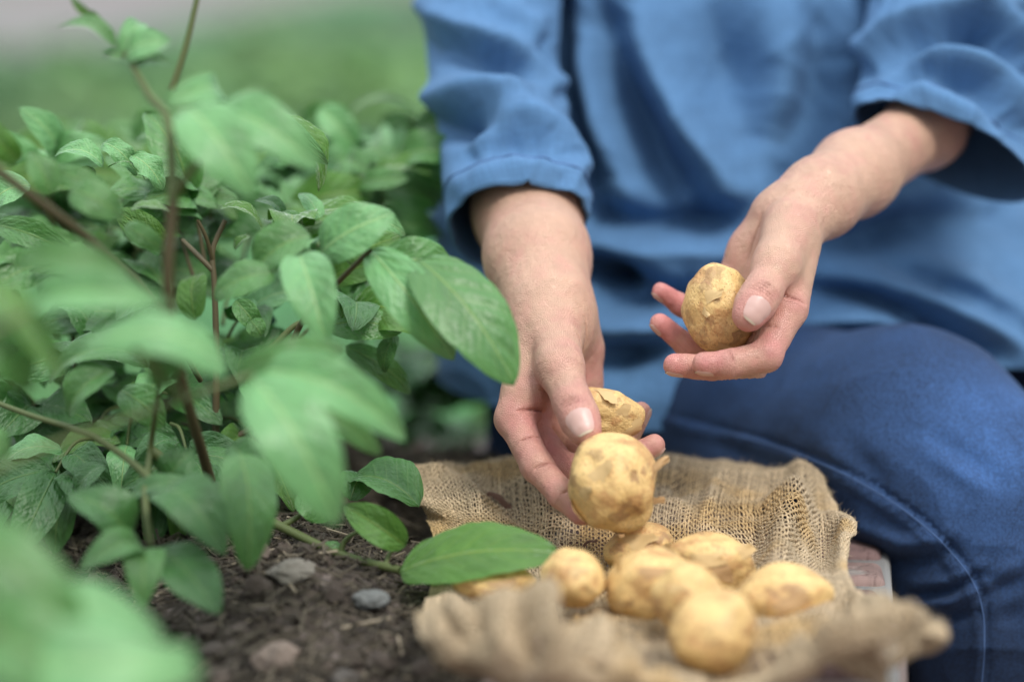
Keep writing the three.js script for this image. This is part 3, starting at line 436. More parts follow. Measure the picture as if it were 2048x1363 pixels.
// ---------------------------------------------------------------- potatoes
const potatoTex = [0, 1, 2].map((k) => tex(512, 256, (u, v) => { // skin: yellow with rubbed brown patches and specks
  const th = u * Math.PI * 2, ph = v * Math.PI, x = Math.sin(ph) * Math.cos(th), y = Math.cos(ph), z = Math.sin(ph) * Math.sin(th), o = k * 17;
  const a = fbm(x * 2.2 + o, y * 2.2, z * 2.2, 5), b = fbm(x * 6 + o, y * 6 + 3, z * 6, 4), s = noise(x * 34 + o, y * 34, z * 34), s2 = noise(x * 60, y * 60 + o, z * 60);
  const rub = sst(-0.04 - 0.05 * (k > 0), 0.38, a + 0.45 * b), net = sst(0.1, 0.35, fbm(x * 12, y * 12 + o, z * 12, 3)) * 0.5, sp = sst(0.6, 0.8, s) * 0.65 + sst(0.68, 0.85, s2) * 0.5, k1 = 1 + 0.25 * b;
  const m = clamp(rub * 0.75 + net * 0.5), dirt = 0.5 * sst(0.16, 0.36, fbm(x * 2.6 + 9, y * 2.6 + o, z * 2.6, 4) + 0.3 * b), dy = (c, d) => mix(c, d, dirt); return [dy(mix(mix(0.75, 0.47, m) * k1, 0.18, sp), 0.25), dy(mix(mix(0.515, 0.255, m) * k1, 0.095, sp), 0.145), dy(mix(mix(0.215, 0.105, m) * k1, 0.04, sp), 0.075)];
}, true));
const potatoBump = grey(512, 256, (u, v) => { const th = u * Math.PI * 2, ph = v * Math.PI, x = Math.sin(ph) * Math.cos(th), y = Math.cos(ph), z = Math.sin(ph) * Math.sin(th); return 0.5 + 0.5 * fbm(x * 16, y * 16, z * 16, 4) - 0.3 * sst(0.6, 0.8, noise(x * 34, y * 34, z * 34)); });
const potatoMat = potatoTex.map((t) => M({ map: t, bumpMap: potatoBump, bumpScale: 0.0006, roughness: 0.52, ior: 1.45 }));
const flakeMat = M({ color: lin(0.6, 0.415, 0.19), roughness: 0.65, side: THREE.DoubleSide });
const flakeDark = M({ color: lin(0.45, 0.28, 0.13), roughness: 0.75, side: THREE.DoubleSide });
let pk = 0;
function potato(x, y, d, rx, ry, rz, tilt, label, flakes = [], matK = null) {
  const k = pk++, c = P(x, y, d), s = d / F, ax = [rx * s, ry * s, rz * s];
  const q = new THREE.Quaternion().setFromEuler(new THREE.Euler(0.1, 0, tilt)), qi = q.clone().invert();
  const eyes = Array.from({ length: 6 }, () => V(rr(-1, 1), rr(-1, 1), rr(-1, 1)).normalize());
  const rad = (v) => 1 - eyes.reduce((t, e) => { const q = v.distanceToSquared(e); return t + 0.045 * Math.exp(-q / 0.012) - 0.02 * Math.exp(-q / 0.05); }, 0) + 0.135 * noise(v.x * 1.3 + k * 5, v.y * 1.3, v.z * 1.3) + 0.05 * noise(v.x * 2.6 + k, v.y * 3, v.z * 3) + 0.008 * noise(v.x * 9, v.y * 9 + k, v.z * 9);
  const spin = new THREE.Quaternion().setFromEuler(new THREE.Euler(k * 2.1, k * 1.3 + 0.5, k * 0.7)), spinI = spin.clone().invert();
  const surf = (dirn, lift = 0) => { const v = dirn.clone().normalize(), r = rad(v) + lift; return V(v.x * r * ax[0], v.y * r * ax[1], v.z * r * ax[2]); };
  const g = new THREE.SphereGeometry(1, 72, 48), p = g.attributes.position;
  for (let i = 0; i < p.count; i++) { const v = V(p.getX(i), p.getY(i), p.getZ(i)).applyQuaternion(spin), o = surf(v); p.setXYZ(i, o.x, o.y, o.z); }
  g.computeVertexNormals();
  { const n = g.attributes.normal, w = 73; for (let j = 0; j <= 48; j++) { const a = j * w, b = a + 72, t = V(n.getX(a) + n.getX(b), n.getY(a) + n.getY(b), n.getZ(a) + n.getZ(b)).normalize(); n.setXYZ(a, t.x, t.y, t.z); n.setXYZ(b, t.x, t.y, t.z); } }
  const m = shadows(new THREE.Mesh(g, potatoMat[matK ?? k % 3])); m.name = numbered('potato'); m.position.copy(c); m.quaternion.copy(q); scene.add(m); tag(m, label, 'potato');
  // loose skin: (place on the potato as seen, size, turn, how far it stands off)
  for (const [fx, fy, w, h, turn, off, dark] of flakes) {
    const dir = V(fx, -fy, Math.sqrt(Math.max(0.02, 1 - fx * fx - fy * fy))).applyQuaternion(qi).normalize();
    const up = Math.abs(dir.y) < 0.9 ? V(0, 1, 0) : V(1, 0, 0), t1 = up.clone().cross(dir).normalize(), t2 = dir.clone().cross(t1); const a = t1.clone().multiplyScalar(Math.cos(turn)).addScaledVector(t2, Math.sin(turn)), b = dir.clone().cross(a);
    const mean = (ax[0] + ax[1] + ax[2]) / 3, sd = fx * 71 + fy * 37 + k;
    const fg = gridGeo(8, 6, (u, v) => { const X = (u - 0.5) * 2, Y = (v - 0.5) * 2, jag = 1 + 0.35 * noise(sd + Math.atan2(Y, X) * 1.6, 2, 3), l = 0.006 + off * Math.pow(u, 2.5) + 0.03 * (noise(u * 4 + sd, v * 4, 1) + 0.4) * u; return surf(dir.clone().addScaledVector(a, X * w * s / mean * jag).addScaledVector(b, Y * h * s / mean * jag * (1 - 0.35 * X)), l); });
    const fm = shadows(new THREE.Mesh(fg, dark ? flakeDark : flakeMat)); fm.name = 'skin_flake'; m.add(fm);
  }
  return m;
}
potato(1436, 621, 1.352, 71, 90, 72, 0.12, 'whole potato held between thumb and fingers of the right hand in the photo', [[-0.2, -0.42, 20, 11, 0.1, 0.12], [-0.42, -0.02, 10, 6, -0.6, 0.1], [0.15, 0.72, 15, 6, -0.1, 0.08], [0.45, 0.45, 10, 8, 0.3, 0.02, 1]], 0);
potato(1206, 828, 1.337, 80, 53, 52, -0.08, 'small potato held behind the thumb, above the larger one', [[0.1, -0.85, 26, 12, 0.15, 0.16], [0.5, -0.35, 12, 10, 1.2, 0.1], [0.72, 0.55, 24, 26, -0.6, 0.06], [-0.8, 0.1, 14, 18, 0.4, 0.1, 0], [-0.86, 0.3, 12, 10, 2.2, 0.12, 1]], 1);
potato(1225, 964, 1.286, 92, 100, 88, 0.6, 'large peeling potato gripped under the thumb, above the pile', [[-0.2, -0.4, 22, 12, 0.3, 0.07], [0.42, -0.3, 12, 8, 0.9, 0.06, 1], [-0.5, 0.05, 18, 9, 0.1, 0.08], [0.93, -0.4, 15, 7, 0.0, 0.3, 1], [-0.72, 0.5, 9, 26, 0.2, 0.1], [0.98, 0.35, 10, 7, 0.1, 0.25, 1], [0.1, 0.95, 18, 8, 0.4, 0.12, 1]], 2);
potato(1285, 1098, 1.305, 72, 52, 60, 0.1, 'shaded brown potato directly beneath the large held potato', [[-0.1, -0.6, 26, 16, 0.2, 0.15], [0.6, -0.2, 18, 12, 0.9, 0.1]], 1);
potato(1421, 1125, 1.27, 84, 64, 64, -0.15, 'potato at the back right of the pile against the burlap', [[-0.2, -0.3, 30, 14, 0.4, 0.1], [0.3, 0.1, 26, 16, -0.5, 0.05, 1], [0.7, -0.5, 16, 12, 0.3, 0.2]], 2);
potato(1298, 1172, 1.232, 94, 80, 72, 0.25, 'broad potato in the middle of the pile, left of centre', [[-0.7, -0.6, 14, 12, 1.5, 0.3], [0.1, -0.5, 26, 12, -0.3, 0.06, 1], [-0.6, 0.3, 18, 10, 0.3, 0.1]], 0);
potato(1378, 1198, 1.19, 76, 72, 66, 0.0, 'round yellow potato in the centre of the pile above the front one', [[-0.3, -0.5, 18, 8, 0.2, 0.05]], 1);
potato(1564, 1196, 1.222, 102, 66, 70, 0.18, 'oblong potato at the right end of the pile', [[0.1, -0.1, 30, 14, 0.3, 0.04, 1], [-0.5, 0.2, 20, 10, 0.5, 0.06]], 2);
potato(1424, 1262, 1.142, 90, 82, 80, 0.3, 'smooth potato nearest the front of the pile, in the burlap fold', [[0.3, -0.5, 20, 10, 0.4, 0.03]], 0);
potato(1146, 1156, 1.225, 66, 61, 62, -0.3, 'smooth potato at the left of the pile, beside the tip of the broad leaf', [[0.2, -0.5, 16, 8, 0.2, 0.03]], 1);
potato(985, 1164, 1.25, 78, 42, 48, 0.05, 'brown potato mostly hidden below the broad green leaf', [[0.3, -0.2, 22, 12, 0.3, 0.08, 1]], 2);

// ---------------------------------------------------------------- burlap
{
  const X = [
    [[770, 985, 1.55], [890, 975, 1.56], [1030, 965, 1.56], [1180, 970, 1.56], [1330, 965, 1.55], [1450, 970, 1.54], [1560, 970, 1.53], [1640, 985, 1.5], [1650, 1030, 1.46]],
    [[795, 935, 1.42], [900, 934, 1.435], [1030, 914, 1.46], [1180, 925, 1.475], [1330, 911, 1.47], [1450, 925, 1.46], [1560, 930, 1.45], [1630, 936, 1.435], [1655, 985, 1.42]],
    [[815, 965, 1.39], [920, 972, 1.395], [1040, 975, 1.405], [1180, 985, 1.41], [1320, 972, 1.415], [1440, 985, 1.42], [1550, 978, 1.40], [1640, 985, 1.4], [1690, 1022, 1.385]],
    [[840, 1005, 1.37], [940, 1020, 1.36], [1050, 1030, 1.362], [1180, 1040, 1.365], [1310, 1030, 1.365], [1430, 1035, 1.37], [1550, 1030, 1.345], [1650, 1035, 1.36], [1713, 1045, 1.35]],
    [[860, 1050, 1.37], [950, 1070, 1.345], [1050, 1085, 1.34], [1180, 1095, 1.335], [1310, 1088, 1.33], [1430, 1088, 1.325], [1560, 1082, 1.31], [1650, 1090, 1.325], [1706, 1092, 1.315]],
    [[875, 1110, 1.325], [960, 1125, 1.31], [1060, 1140, 1.30], [1180, 1150, 1.295], [1310, 1150, 1.295], [1440, 1145, 1.29], [1560, 1135, 1.28], [1650, 1140, 1.285], [1695, 1145, 1.275]],
    [[860, 1175, 1.265], [955, 1190, 1.255], [1060, 1205, 1.25], [1190, 1215, 1.245], [1320, 1220, 1.24], [1440, 1220, 1.235], [1570, 1205, 1.225], [1670, 1190, 1.225], [1725, 1185, 1.22]],
    [[845, 1225, 1.2], [940, 1225, 1.19], [1055, 1235, 1.18], [1190, 1265, 1.185], [1330, 1290, 1.18], [1455, 1290, 1.18], [1590, 1260, 1.165], [1715, 1215, 1.165], [1790, 1215, 1.16]],
    [[836, 1235, 1.13], [930, 1200, 1.115], [1072, 1178, 1.1], [1180, 1272, 1.115], [1330, 1344, 1.12], [1465, 1356, 1.12], [1610, 1296, 1.11], [1750, 1192, 1.105], [1872, 1248, 1.12]],
    [[842, 1270, 1.09], [925, 1262, 1.075], [1055, 1250, 1.06], [1180, 1306, 1.075], [1325, 1362, 1.085], [1465, 1374, 1.09], [1620, 1322, 1.075], [1760, 1245, 1.06], [1892, 1275, 1.105]],
    [[880, 1310, 1.09], [950, 1325, 1.075], [1050, 1345, 1.06], [1180, 1375, 1.075], [1320, 1400, 1.09], [1460, 1402, 1.095], [1620, 1345, 1.08], [1760, 1312, 1.075], [1862, 1302, 1.115]],
    [[900, 1330, 1.115], [960, 1350, 1.1], [1050, 1380, 1.09], [1180, 1400, 1.1], [1320, 1400, 1.11], [1460, 1385, 1.115], [1620, 1350, 1.11], [1750, 1325, 1.11], [1830, 1305, 1.13]],
  ].map((r) => r.map((q) => P(...q)));
  const cr = (a, b, c, d, t) => { const o = V(); for (const k of ['x', 'y', 'z']) o[k] = 0.5 * (2 * b[k] + (c[k] - a[k]) * t + (2 * a[k] - 5 * b[k] + 4 * c[k] - d[k]) * t * t + (3 * b[k] - a[k] - 3 * c[k] + d[k]) * t * t * t); return o; };
  const row = (r, u) => { const n = r.length - 1, i = Math.min(n - 1, Math.floor(u * n)), t = u * n - i; return cr(r[Math.max(0, i - 1)], r[i], r[i + 1], r[Math.min(n, i + 2)], t); };
  const bare = (u, v) => { const n = X.length - 1, i = Math.min(n - 1, Math.floor(v * n)), t = v * n - i; return cr(row(X[Math.max(0, i - 1)], u), row(X[i], u), row(X[i + 1], u), row(X[Math.min(n, i + 2)], u), t); };
  const bf = folds([[0.012, 24, 1600, 945, 1585, 1010, 1560, 1100, 1550, 1140], [-0.008, 22, 1530, 970, 1500, 1050, 1480, 1120], [-0.009, 20, 1640, 990, 1650, 1060, 1640, 1120], [0.008, 20, 1440, 950, 1420, 1020, 1400, 1080], [-0.006, 18, 1380, 940, 1350, 1000], [0.006, 20, 1330, 1000, 1380, 1060],
    [0.006, 22, 860, 960, 940, 990, 1000, 1050], [-0.006, 20, 930, 940, 1010, 990, 1060, 1060], [0.006, 20, 1020, 940, 1080, 1010, 1120, 1080], [-0.006, 20, 1110, 1080, 1180, 1120], [0.007, 14, 1690, 1040, 1695, 1090, 1680, 1140],
    [0.01, 20, 1090, 1170, 1080, 1240, 1100, 1330], [-0.012, 18, 1040, 1190, 1030, 1260, 1060, 1330], [-0.008, 22, 1150, 1230, 1170, 1320], [0.007, 20, 1240, 1260, 1260, 1340], [-0.009, 20, 1560, 1290, 1640, 1260, 1720, 1230], [0.008, 18, 1600, 1320, 1700, 1280, 1800, 1230], [-0.01, 20, 1660, 1340, 1760, 1290, 1840, 1270], [0.006, 16, 1740, 1320, 1820, 1290], [-0.008, 18, 950, 1210, 960, 1290], [0.008, 24, 900, 1210, 900, 1300],
    [-0.02, 12, 1055, 1200, 1062, 1260, 1070, 1320], [-0.022, 13, 1690, 1190, 1675, 1240, 1640, 1290], [-0.018, 12, 1600, 1290, 1700, 1255, 1790, 1215], [-0.02, 12, 1740, 1300, 1800, 1262, 1850, 1255], [-0.016, 12, 1230, 1270, 1300, 1330], [0.012, 14, 1560, 1320, 1680, 1270, 1800, 1240], [0.012, 14, 1150, 1240, 1210, 1300], [-0.018, 12, 890, 1225, 930, 1290], [-0.016, 11, 1420, 1360, 1520, 1335, 1600, 1300], [-0.014, 11, 1120, 1210, 1150, 1290, 1200, 1340], [0.01, 13, 1480, 1340, 1580, 1300]]);
  const NU = 360, NV = 400, grid = []; // displaced surface, sampled once
  for (let j = 0; j <= NV; j++) for (let i = 0; i <= NU; i++) {
    const u = i / NU, v = j / NV, p = bare(u, v), e = 0.004, du = bare(Math.min(1, u + e), v).sub(bare(Math.max(0, u - e), v)), dv = bare(u, Math.min(1, v + e)).sub(bare(u, Math.max(0, v - e))), n = dv.cross(du).normalize();
    if (n.y < 0 && v < 0.6) n.negate(); const q = toPx(p); p.addScaledVector(n, bf(q[0], q[1]) * (0.95 + 0.15 * sst(0.6, 0.68, v)) + (0.0055 - 0.002 * sst(0.6, 0.7, v)) * fbm(p.x * 26, p.y * 26, p.z * 26 + 4, 3) + 0.002 * noise(p.x * 90, p.y * 90, p.z * 90));
    p.y = Math.max(p.y, 0.0035 + 0.0015 * noise(p.x * 60, 1, p.z * 60)); grid.push(p);
  }
  const S = (u, v) => { const x = clamp(u) * NU, y = clamp(v) * NV, i = Math.min(NU - 1, Math.floor(x)), j = Math.min(NV - 1, Math.floor(y)), a = x - i, b = y - j, w = NU + 1, o = j * w + i, A = grid[o], B = grid[o + 1], C = grid[o + w], D = grid[o + w + 1]; return V(mix(mix(A.x, B.x, a), mix(C.x, D.x, a), b), mix(mix(A.y, B.y, a), mix(C.y, D.y, a), b), mix(mix(A.z, B.z, a), mix(C.z, D.z, a), b)); };
  const gN = grid.map((_, o) => { const w = NU + 1, i = o % w, j = Math.floor(o / w), a = grid[o + (i < NU ? 1 : 0)].clone().sub(grid[o - (i > 0 ? 1 : 0)]), b = grid[o + (j < NV ? w : 0)].clone().sub(grid[o - (j > 0 ? w : 0)]); return b.cross(a).normalize().negate(); });
  const SN = (u, v) => gN[Math.round(clamp(v) * NV) * (NU + 1) + Math.round(clamp(u) * NU)];
  const TU = 160, TV = 172, pos = [], nor = [], col = [], idx = [];
  const strand = (fixed, along, alongU, ph) => { // one yarn, over and under those it crosses
    const n = along * 2, fat = 0.00044 * (0.8 + 0.45 * rnd()), tone = 0.8 + 0.4 * rnd(), wob = rnd() * 99; let start = pos.length / 3;
    for (let k = 0; k <= n; k++) {
      const t = k / n, dr = 0.0022 * noise(t * 22 + wob, fixed * 50, 1) + 0.0009 * noise(t * 90, fixed * 70 + wob, 2), fx = fixed + dr, u = alongU ? t : fx, v = alongU ? fx : t;
      const p = S(u, v), nn = SN(u, v), p2 = alongU ? S(Math.min(1, u + 0.003), v).sub(S(Math.max(0, u - 0.003), v)) : S(u, Math.min(1, v + 0.003)).sub(S(u, Math.max(0, v - 0.003))), tg = p2.normalize(), sd = nn.clone().cross(tg).normalize();
      p.addScaledVector(nn, 0.00062 * Math.cos(Math.PI * (k / 2 - 0.5 + ph)) );
      const th = fat * (0.85 + 0.5 * hash3(k, Math.floor(wob * 10), 3));
      const patch = 0.95 + 0.35 * fbm(p.x * 22, p.y * 22, p.z * 22 + 9, 3), warm = sst(0.05, 0.3, fbm(p.x * 16 + 5, p.y * 16, p.z * 16, 3)), c = 0.9 * tone * patch * (0.85 + 0.3 * hash3(k, Math.floor(wob * 10), 7));
      for (let q = 0; q < 4; q++) { const a = q * Math.PI / 2 + Math.PI / 4, cx = Math.cos(a), cy = Math.sin(a); pos.push(p.x + (sd.x * cx * 1.25 + nn.x * cy * 0.8) * th, p.y + (sd.y * cx * 1.25 + nn.y * cy * 0.8) * th, p.z + (sd.z * cx * 1.25 + nn.z * cy * 0.8) * th); nor.push(sd.x * cx + nn.x * cy, sd.y * cx + nn.y * cy, sd.z * cx + nn.z * cy); col.push(mix(0.56, 0.54, warm) * c, mix(0.435, 0.37, warm) * c, mix(0.28, 0.175, warm) * c); }
      if (k) for (let q = 0; q < 4; q++) { const a = start + (k - 1) * 4 + q, b = start + (k - 1) * 4 + (q + 1) % 4; idx.push(a, b, b + 4, a, b + 4, a + 4); }
    }
  };
  for (let i = 0; i <= TV; i++) strand(i / TV, TU, false, i % 2);
  for (let j = 0; j <= TU; j++) strand(j / TU, TV, true, (j + 1) % 2);
  const g = new THREE.BufferGeometry(); g.setAttribute('position', new THREE.Float32BufferAttribute(pos, 3)); g.setAttribute('normal', new THREE.Float32BufferAttribute(nor, 3)); g.setAttribute('color', new THREE.Float32BufferAttribute(col, 3)); g.setIndex(idx);
  const cloth = thing('burlap_cloth', wallPt(0.2, WALLW / 2, 0), 'rumpled piece of coarse burlap under the potatoes on the brick wall', 'cloth');
  const yarn = M({ vertexColors: true, roughness: 0.95, sheen: 0.3, sheenColor: lin(1, 0.9, 0.7), sheenRoughness: 0.6 });
  const wv = part('weave', g, yarn, cloth); wv.userData.kind = 'stuff';
  // fuzz standing off the yarns
  const hp = [], hi = []; const N = 9000;
  for (let i = 0; i < N; i++) {
    const edge = rnd() < 0.3, u = edge && rnd() < 0.4 ? (rnd() < 0.6 ? rr(0.985, 1) : rr(0, 0.01)) : rnd(), v = edge ? (rnd() < 0.7 ? rr(0.07, 0.12) : rr(0.7, 0.76)) : rnd(); const p = S(u, v), n = SN(u, v).clone(); if (n.y < 0) n.negate();
    const l = rr(0.002, 0.0065), a = V(rr(-1, 1), rr(-1, 1), rr(-1, 1)).normalize(), d1 = n.clone().multiplyScalar(0.6).add(a).normalize(), d2 = n.clone().multiplyScalar(0.3).add(V(rr(-1, 1), rr(-1, 1), rr(-1, 1))).normalize(), sd = d1.clone().cross(a.clone().add(V(0.3, 0.1, 0.2))).normalize().multiplyScalar(0.00009), q = p.clone().addScaledVector(d1, l * 0.5), r = q.clone().addScaledVector(d2, l * 0.5), o = hp.length / 3, up = d1.clone().cross(sd).normalize().multiplyScalar(0.00009);
    for (const w of [p, q]) { const a1 = w.clone().add(sd), a2 = w.clone().sub(sd), a3 = w.clone().add(up); hp.push(a1.x, a1.y, a1.z, a2.x, a2.y, a2.z, a3.x, a3.y, a3.z); } hp.push(r.x, r.y, r.z);
    for (const s of [0]) { hi.push(o, o + 1, o + 4, o, o + 4, o + 3, o + 1, o + 2, o + 5, o + 1, o + 5, o + 4, o + 2, o, o + 3, o + 2, o + 3, o + 5); hi.push(o + 3, o + 4, o + 6, o + 4, o + 5, o + 6, o + 5, o + 3, o + 6); }
  }
  const hg = new THREE.BufferGeometry(); hg.setAttribute('position', new THREE.Float32BufferAttribute(hp, 3)); hg.setIndex(hi); hg.computeVertexNormals();
  const fz = part('fuzz', hg, M({ color: lin(0.55, 0.45, 0.3), roughness: 1 }), cloth); fz.userData.kind = 'stuff';
  // scraps of bark lying on the cloth
  const scrap = (x, y, d, l, w, turn, label) => { const p = P(x, y, d), g = gridGeo(10, 4, (u, v) => V((u - 0.5) * l, 0.0012 * Math.sin(v * Math.PI) + 0.0015 * Math.sin(u * 5), (v - 0.5) * w * (1 - 0.6 * Math.abs(u - 0.5)) * (1 + 0.3 * noise(u * 9, v, 3)))); const m = shadows(new THREE.Mesh(g, M({ color: lin(0.14, 0.075, 0.05), roughness: 0.9, side: THREE.DoubleSide }))); m.name = numbered('bark_scrap'); m.position.copy(p); m.rotation.set(0.5, turn, -0.1); scene.add(m); tag(m, label, 'bark scrap'); };
  scrap(1005, 1004, 1.388, 0.022, 0.005, -0.7, 'long reddish brown bark scrap on the burlap left of the fingers');
  scrap(1180, 1085, 1.333, 0.012, 0.002, 0.8, 'thin dark sliver on the burlap left of the brown potato');
  globalThis.clothS = S;
}

// ---------------------------------------------------------------- potato plants
const leafTex = (k) => tex(256, 512, (u, v) => { // midrib, side veins, mottling
  const s = Math.abs(u - 0.5) * 2, mid = Math.exp(-((s / 0.03) ** 2)), ph = v - s * 0.26 + 0.02 * tnoise(u * 4, v * 4, 4, 2 + k), q = ph * 6.5 + (u > 0.5 ? 0.4 : 0), side = Math.exp(-(((q - Math.round(q)) / 0.05) ** 2)) * sst(0.02, 0.1, s) * (1 - 0.8 * s), net = sst(0.56, 0.62, tfbm(u, v, 24, 5 + k, 2)) * 0.3, a = tfbm(u, v, 5, 7 + k, 4), vn = clamp(mid * 0.8 + side * 0.28), b = 0.75 + 0.5 * a - 0.1 * net;
  return [mix(0.058 * b, 0.2, vn * 0.7), mix(0.185 * b, 0.34, vn * 0.65), mix(0.062 * b, 0.12, vn * 0.7)];
}, true);
const leafBump = grey(256, 512, (u, v) => { const s = Math.abs(u - 0.5) * 2, mid = Math.exp(-((s / 0.05) ** 2)), ph = v - s * 0.26, q = ph * 6.5 + (u > 0.5 ? 0.4 : 0), side = Math.exp(-(((q - Math.round(q)) / 0.12) ** 2)) * sst(0.02, 0.12, s), cell = tfbm(u, v, 16, 11, 3); return clamp(0.62 - 0.35 * mid - 0.12 * side + 0.6 * (cell - 0.5)); });
const LT = [leafTex(0), leafTex(3)];
const leafMat = (c, t, rough = 0.5, tr = 0.3, sh = 0.25) => M({ color: lin(...c), map: LT[t], bumpMap: leafBump, bumpScale: 0.0013, roughness: rough, transmission: tr, thickness: 0, side: THREE.DoubleSide, sheen: sh, sheenColor: lin(0.75, 1, 0.95), sheenRoughness: 0.5 });
const leafMats = { pale: leafMat([2.85, 2.15, 2.35], 0, 0.42, 0.22, 0.3), mid: leafMat([1.6, 1.37, 1.0], 1, 0.42, 0.28, 0.15), deep: leafMat([0.95, 0.95, 0.65], 0, 0.42, 0.28, 0.1), bright: leafMat([1.6, 1.35, 0.45], 1, 0.6, 0.42, 0.1) };  // pale has the sky sheen of upper leaf faces painted into its colour
const stemMat = M({ color: lin(0.09, 0.12, 0.035), roughness: 0.6 }), stemRed = M({ color: lin(0.095, 0.078, 0.036), roughness: 0.55 });
let lk = 0;
function leafGeo(b, t, w, roll, o = {}) {
  const k = lk++, ax = t.clone().sub(b), L = ax.length(); ax.normalize();
  const eye = EYE.clone().sub(b.clone().lerp(t, 0.5)).normalize(), n0 = V(0, 1, 0).multiplyScalar(0.75).add(eye).normalize();
  const n = n0.addScaledVector(ax, -n0.dot(ax)).normalize().applyAxisAngle(ax, roll), s = ax.clone().cross(n).normalize();
  const curl = o.curl ?? 0.12 + 0.22 * hash3(k, 1, 1), fold = o.fold ?? 0.15 + 0.4 * hash3(k, 2, 1), wav = o.wav ?? 0.05, bend = o.bend ?? 0;
  return gridGeo(16, 30, (u, v) => {
    const X = u * 2 - 1;
    const qv = (v - Math.abs(X) * 0.26) * 6.5 + (X > 0 ? 0.4 : 0), quilt = -0.03 * w * Math.exp(-(((qv - Math.round(qv)) / 0.18) ** 2)) * sst(0.03, 0.25, Math.abs(X)) * (1 - 0.5 * Math.abs(X));
    const prof = Math.pow(v, 0.48) * Math.pow(1 - v, 0.62) * 1.65 * (1 - 0.12 * sst(0.75, 1, v)), half = w / 2 * prof, q = 4 * curl * v * (1 - v) - curl * 0.4 * v;
    const lift = q * L + Math.abs(X) * fold * half * 1.2 - X * X * half * 0.25 * (o.cup ?? 1) + quilt + wav * w * 0.5 * Math.sin(v * 13 + k * 1.7 + (X > 0 ? 2 : 0)) * X * X;
    const p = b.clone().addScaledVector(ax, v * L).addScaledVector(s, -X * half * (1 - 0.12 * fold)).addScaledVector(n, lift); p.addScaledVector(s, bend * L * v * v); return p;
  });
}
const potatoPlant = (at, label) => thing('potato_plant', at, label, 'potato plant', 'potato plants in the bed');
const addLeaf = (plant, b, t, w, roll, mat = 'mid', o) => part('leaf', leafGeo(P(...b), P(...t), w * 1.0, roll, o), leafMats[mat], plant);
const pxW = (d, w) => w * d / F;
const leafList = (plant, d0, list) => { for (const [bx, by, tx, ty, w, roll = 0, mat = 'mid', dd = 0, dt = 0, o] of list) { const d = d0 + dd; addLeaf(plant, [bx, by, d], [tx, ty, d + dt], pxW(d, w), roll, mat, o); } };
const stems = (plant, list) => { for (const [r0, r1, mat, ...q] of list) part('stem', tube(q.map((p) => P(...p)), r0, r1), mat, plant); };

const plantA = potatoPlant(G(420, 960), 'bushy potato plant in the middle left with sharp leaves around a reddish stem');
stems(plantA, [
  [0.003, 0.0026, stemRed, [420, 960, 1.3], [350, 700, 1.18], [335, 560, 1.15], [346, 400, 1.14]], [0.0029, 0.0014, stemMat, [346, 405, 1.14], [335, 240, 1.15], [298, 190, 1.17], [250, 105, 1.19]],
  [0.0024, 0.0018, stemMat, [346, 395, 1.14], [375, 350, 1.13], [408, 310, 1.12]], [0.002, 0.0013, stemMat, [343, 180, 1.24], [372, 90, 1.24], [402, -40, 1.24]],
  [0.0024, 0.0014, stemRed, [430, 960, 1.38], [432, 700, 1.365], [428, 560, 1.36], [425, 500, 1.36], [450, 440, 1.36]], [0.0018, 0.0012, stemRed, [425, 540, 1.36], [395, 510, 1.36], [365, 480, 1.37]], [0.0014, 0.001, stemRed, [425, 520, 1.36], [410, 470, 1.35], [395, 440, 1.345]],
  [0.0026, 0.0016, stemRed, [-20, 330, 1.12], [100, 420, 1.16], [180, 480, 1.2], [300, 590, 1.26], [400, 760, 1.34]], [0.002, 0.0014, stemRed, [440, 890, 1.37], [520, 840, 1.37], [600, 650, 1.35], [680, 560, 1.28], [740, 500, 1.26]], [0.002, 0.0012, stemMat, [540, 700, 1.36], [600, 645, 1.36], [660, 648, 1.36]],
  [0.003, 0.0022, stemMat, [300, 900, 1.3], [430, 990, 1.31], [560, 1052, 1.3], [680, 1108, 1.285], [800, 1140, 1.27]], [0.0018, 0.0012, stemMat, [560, 1052, 1.3], [585, 1040, 1.3], [612, 1020, 1.3]], [0.0015, 0.001, stemMat, [680, 1108, 1.285], [690, 1080, 1.285], [720, 1060, 1.285]], [0.0014, 0.001, stemMat, [770, 1130, 1.275], [780, 1105, 1.28], [800, 1090, 1.285]],
  [0.002, 0.0014, stemMat, [330, 990, 1.22], [270, 930, 1.24], [180, 870, 1.26], [60, 830, 1.28], [-20, 800, 1.3]], [0.002, 0.0012, stemMat, [300, 1090, 1.21], [290, 1000, 1.22], [300, 900, 1.25], [320, 760, 1.2]],
]);
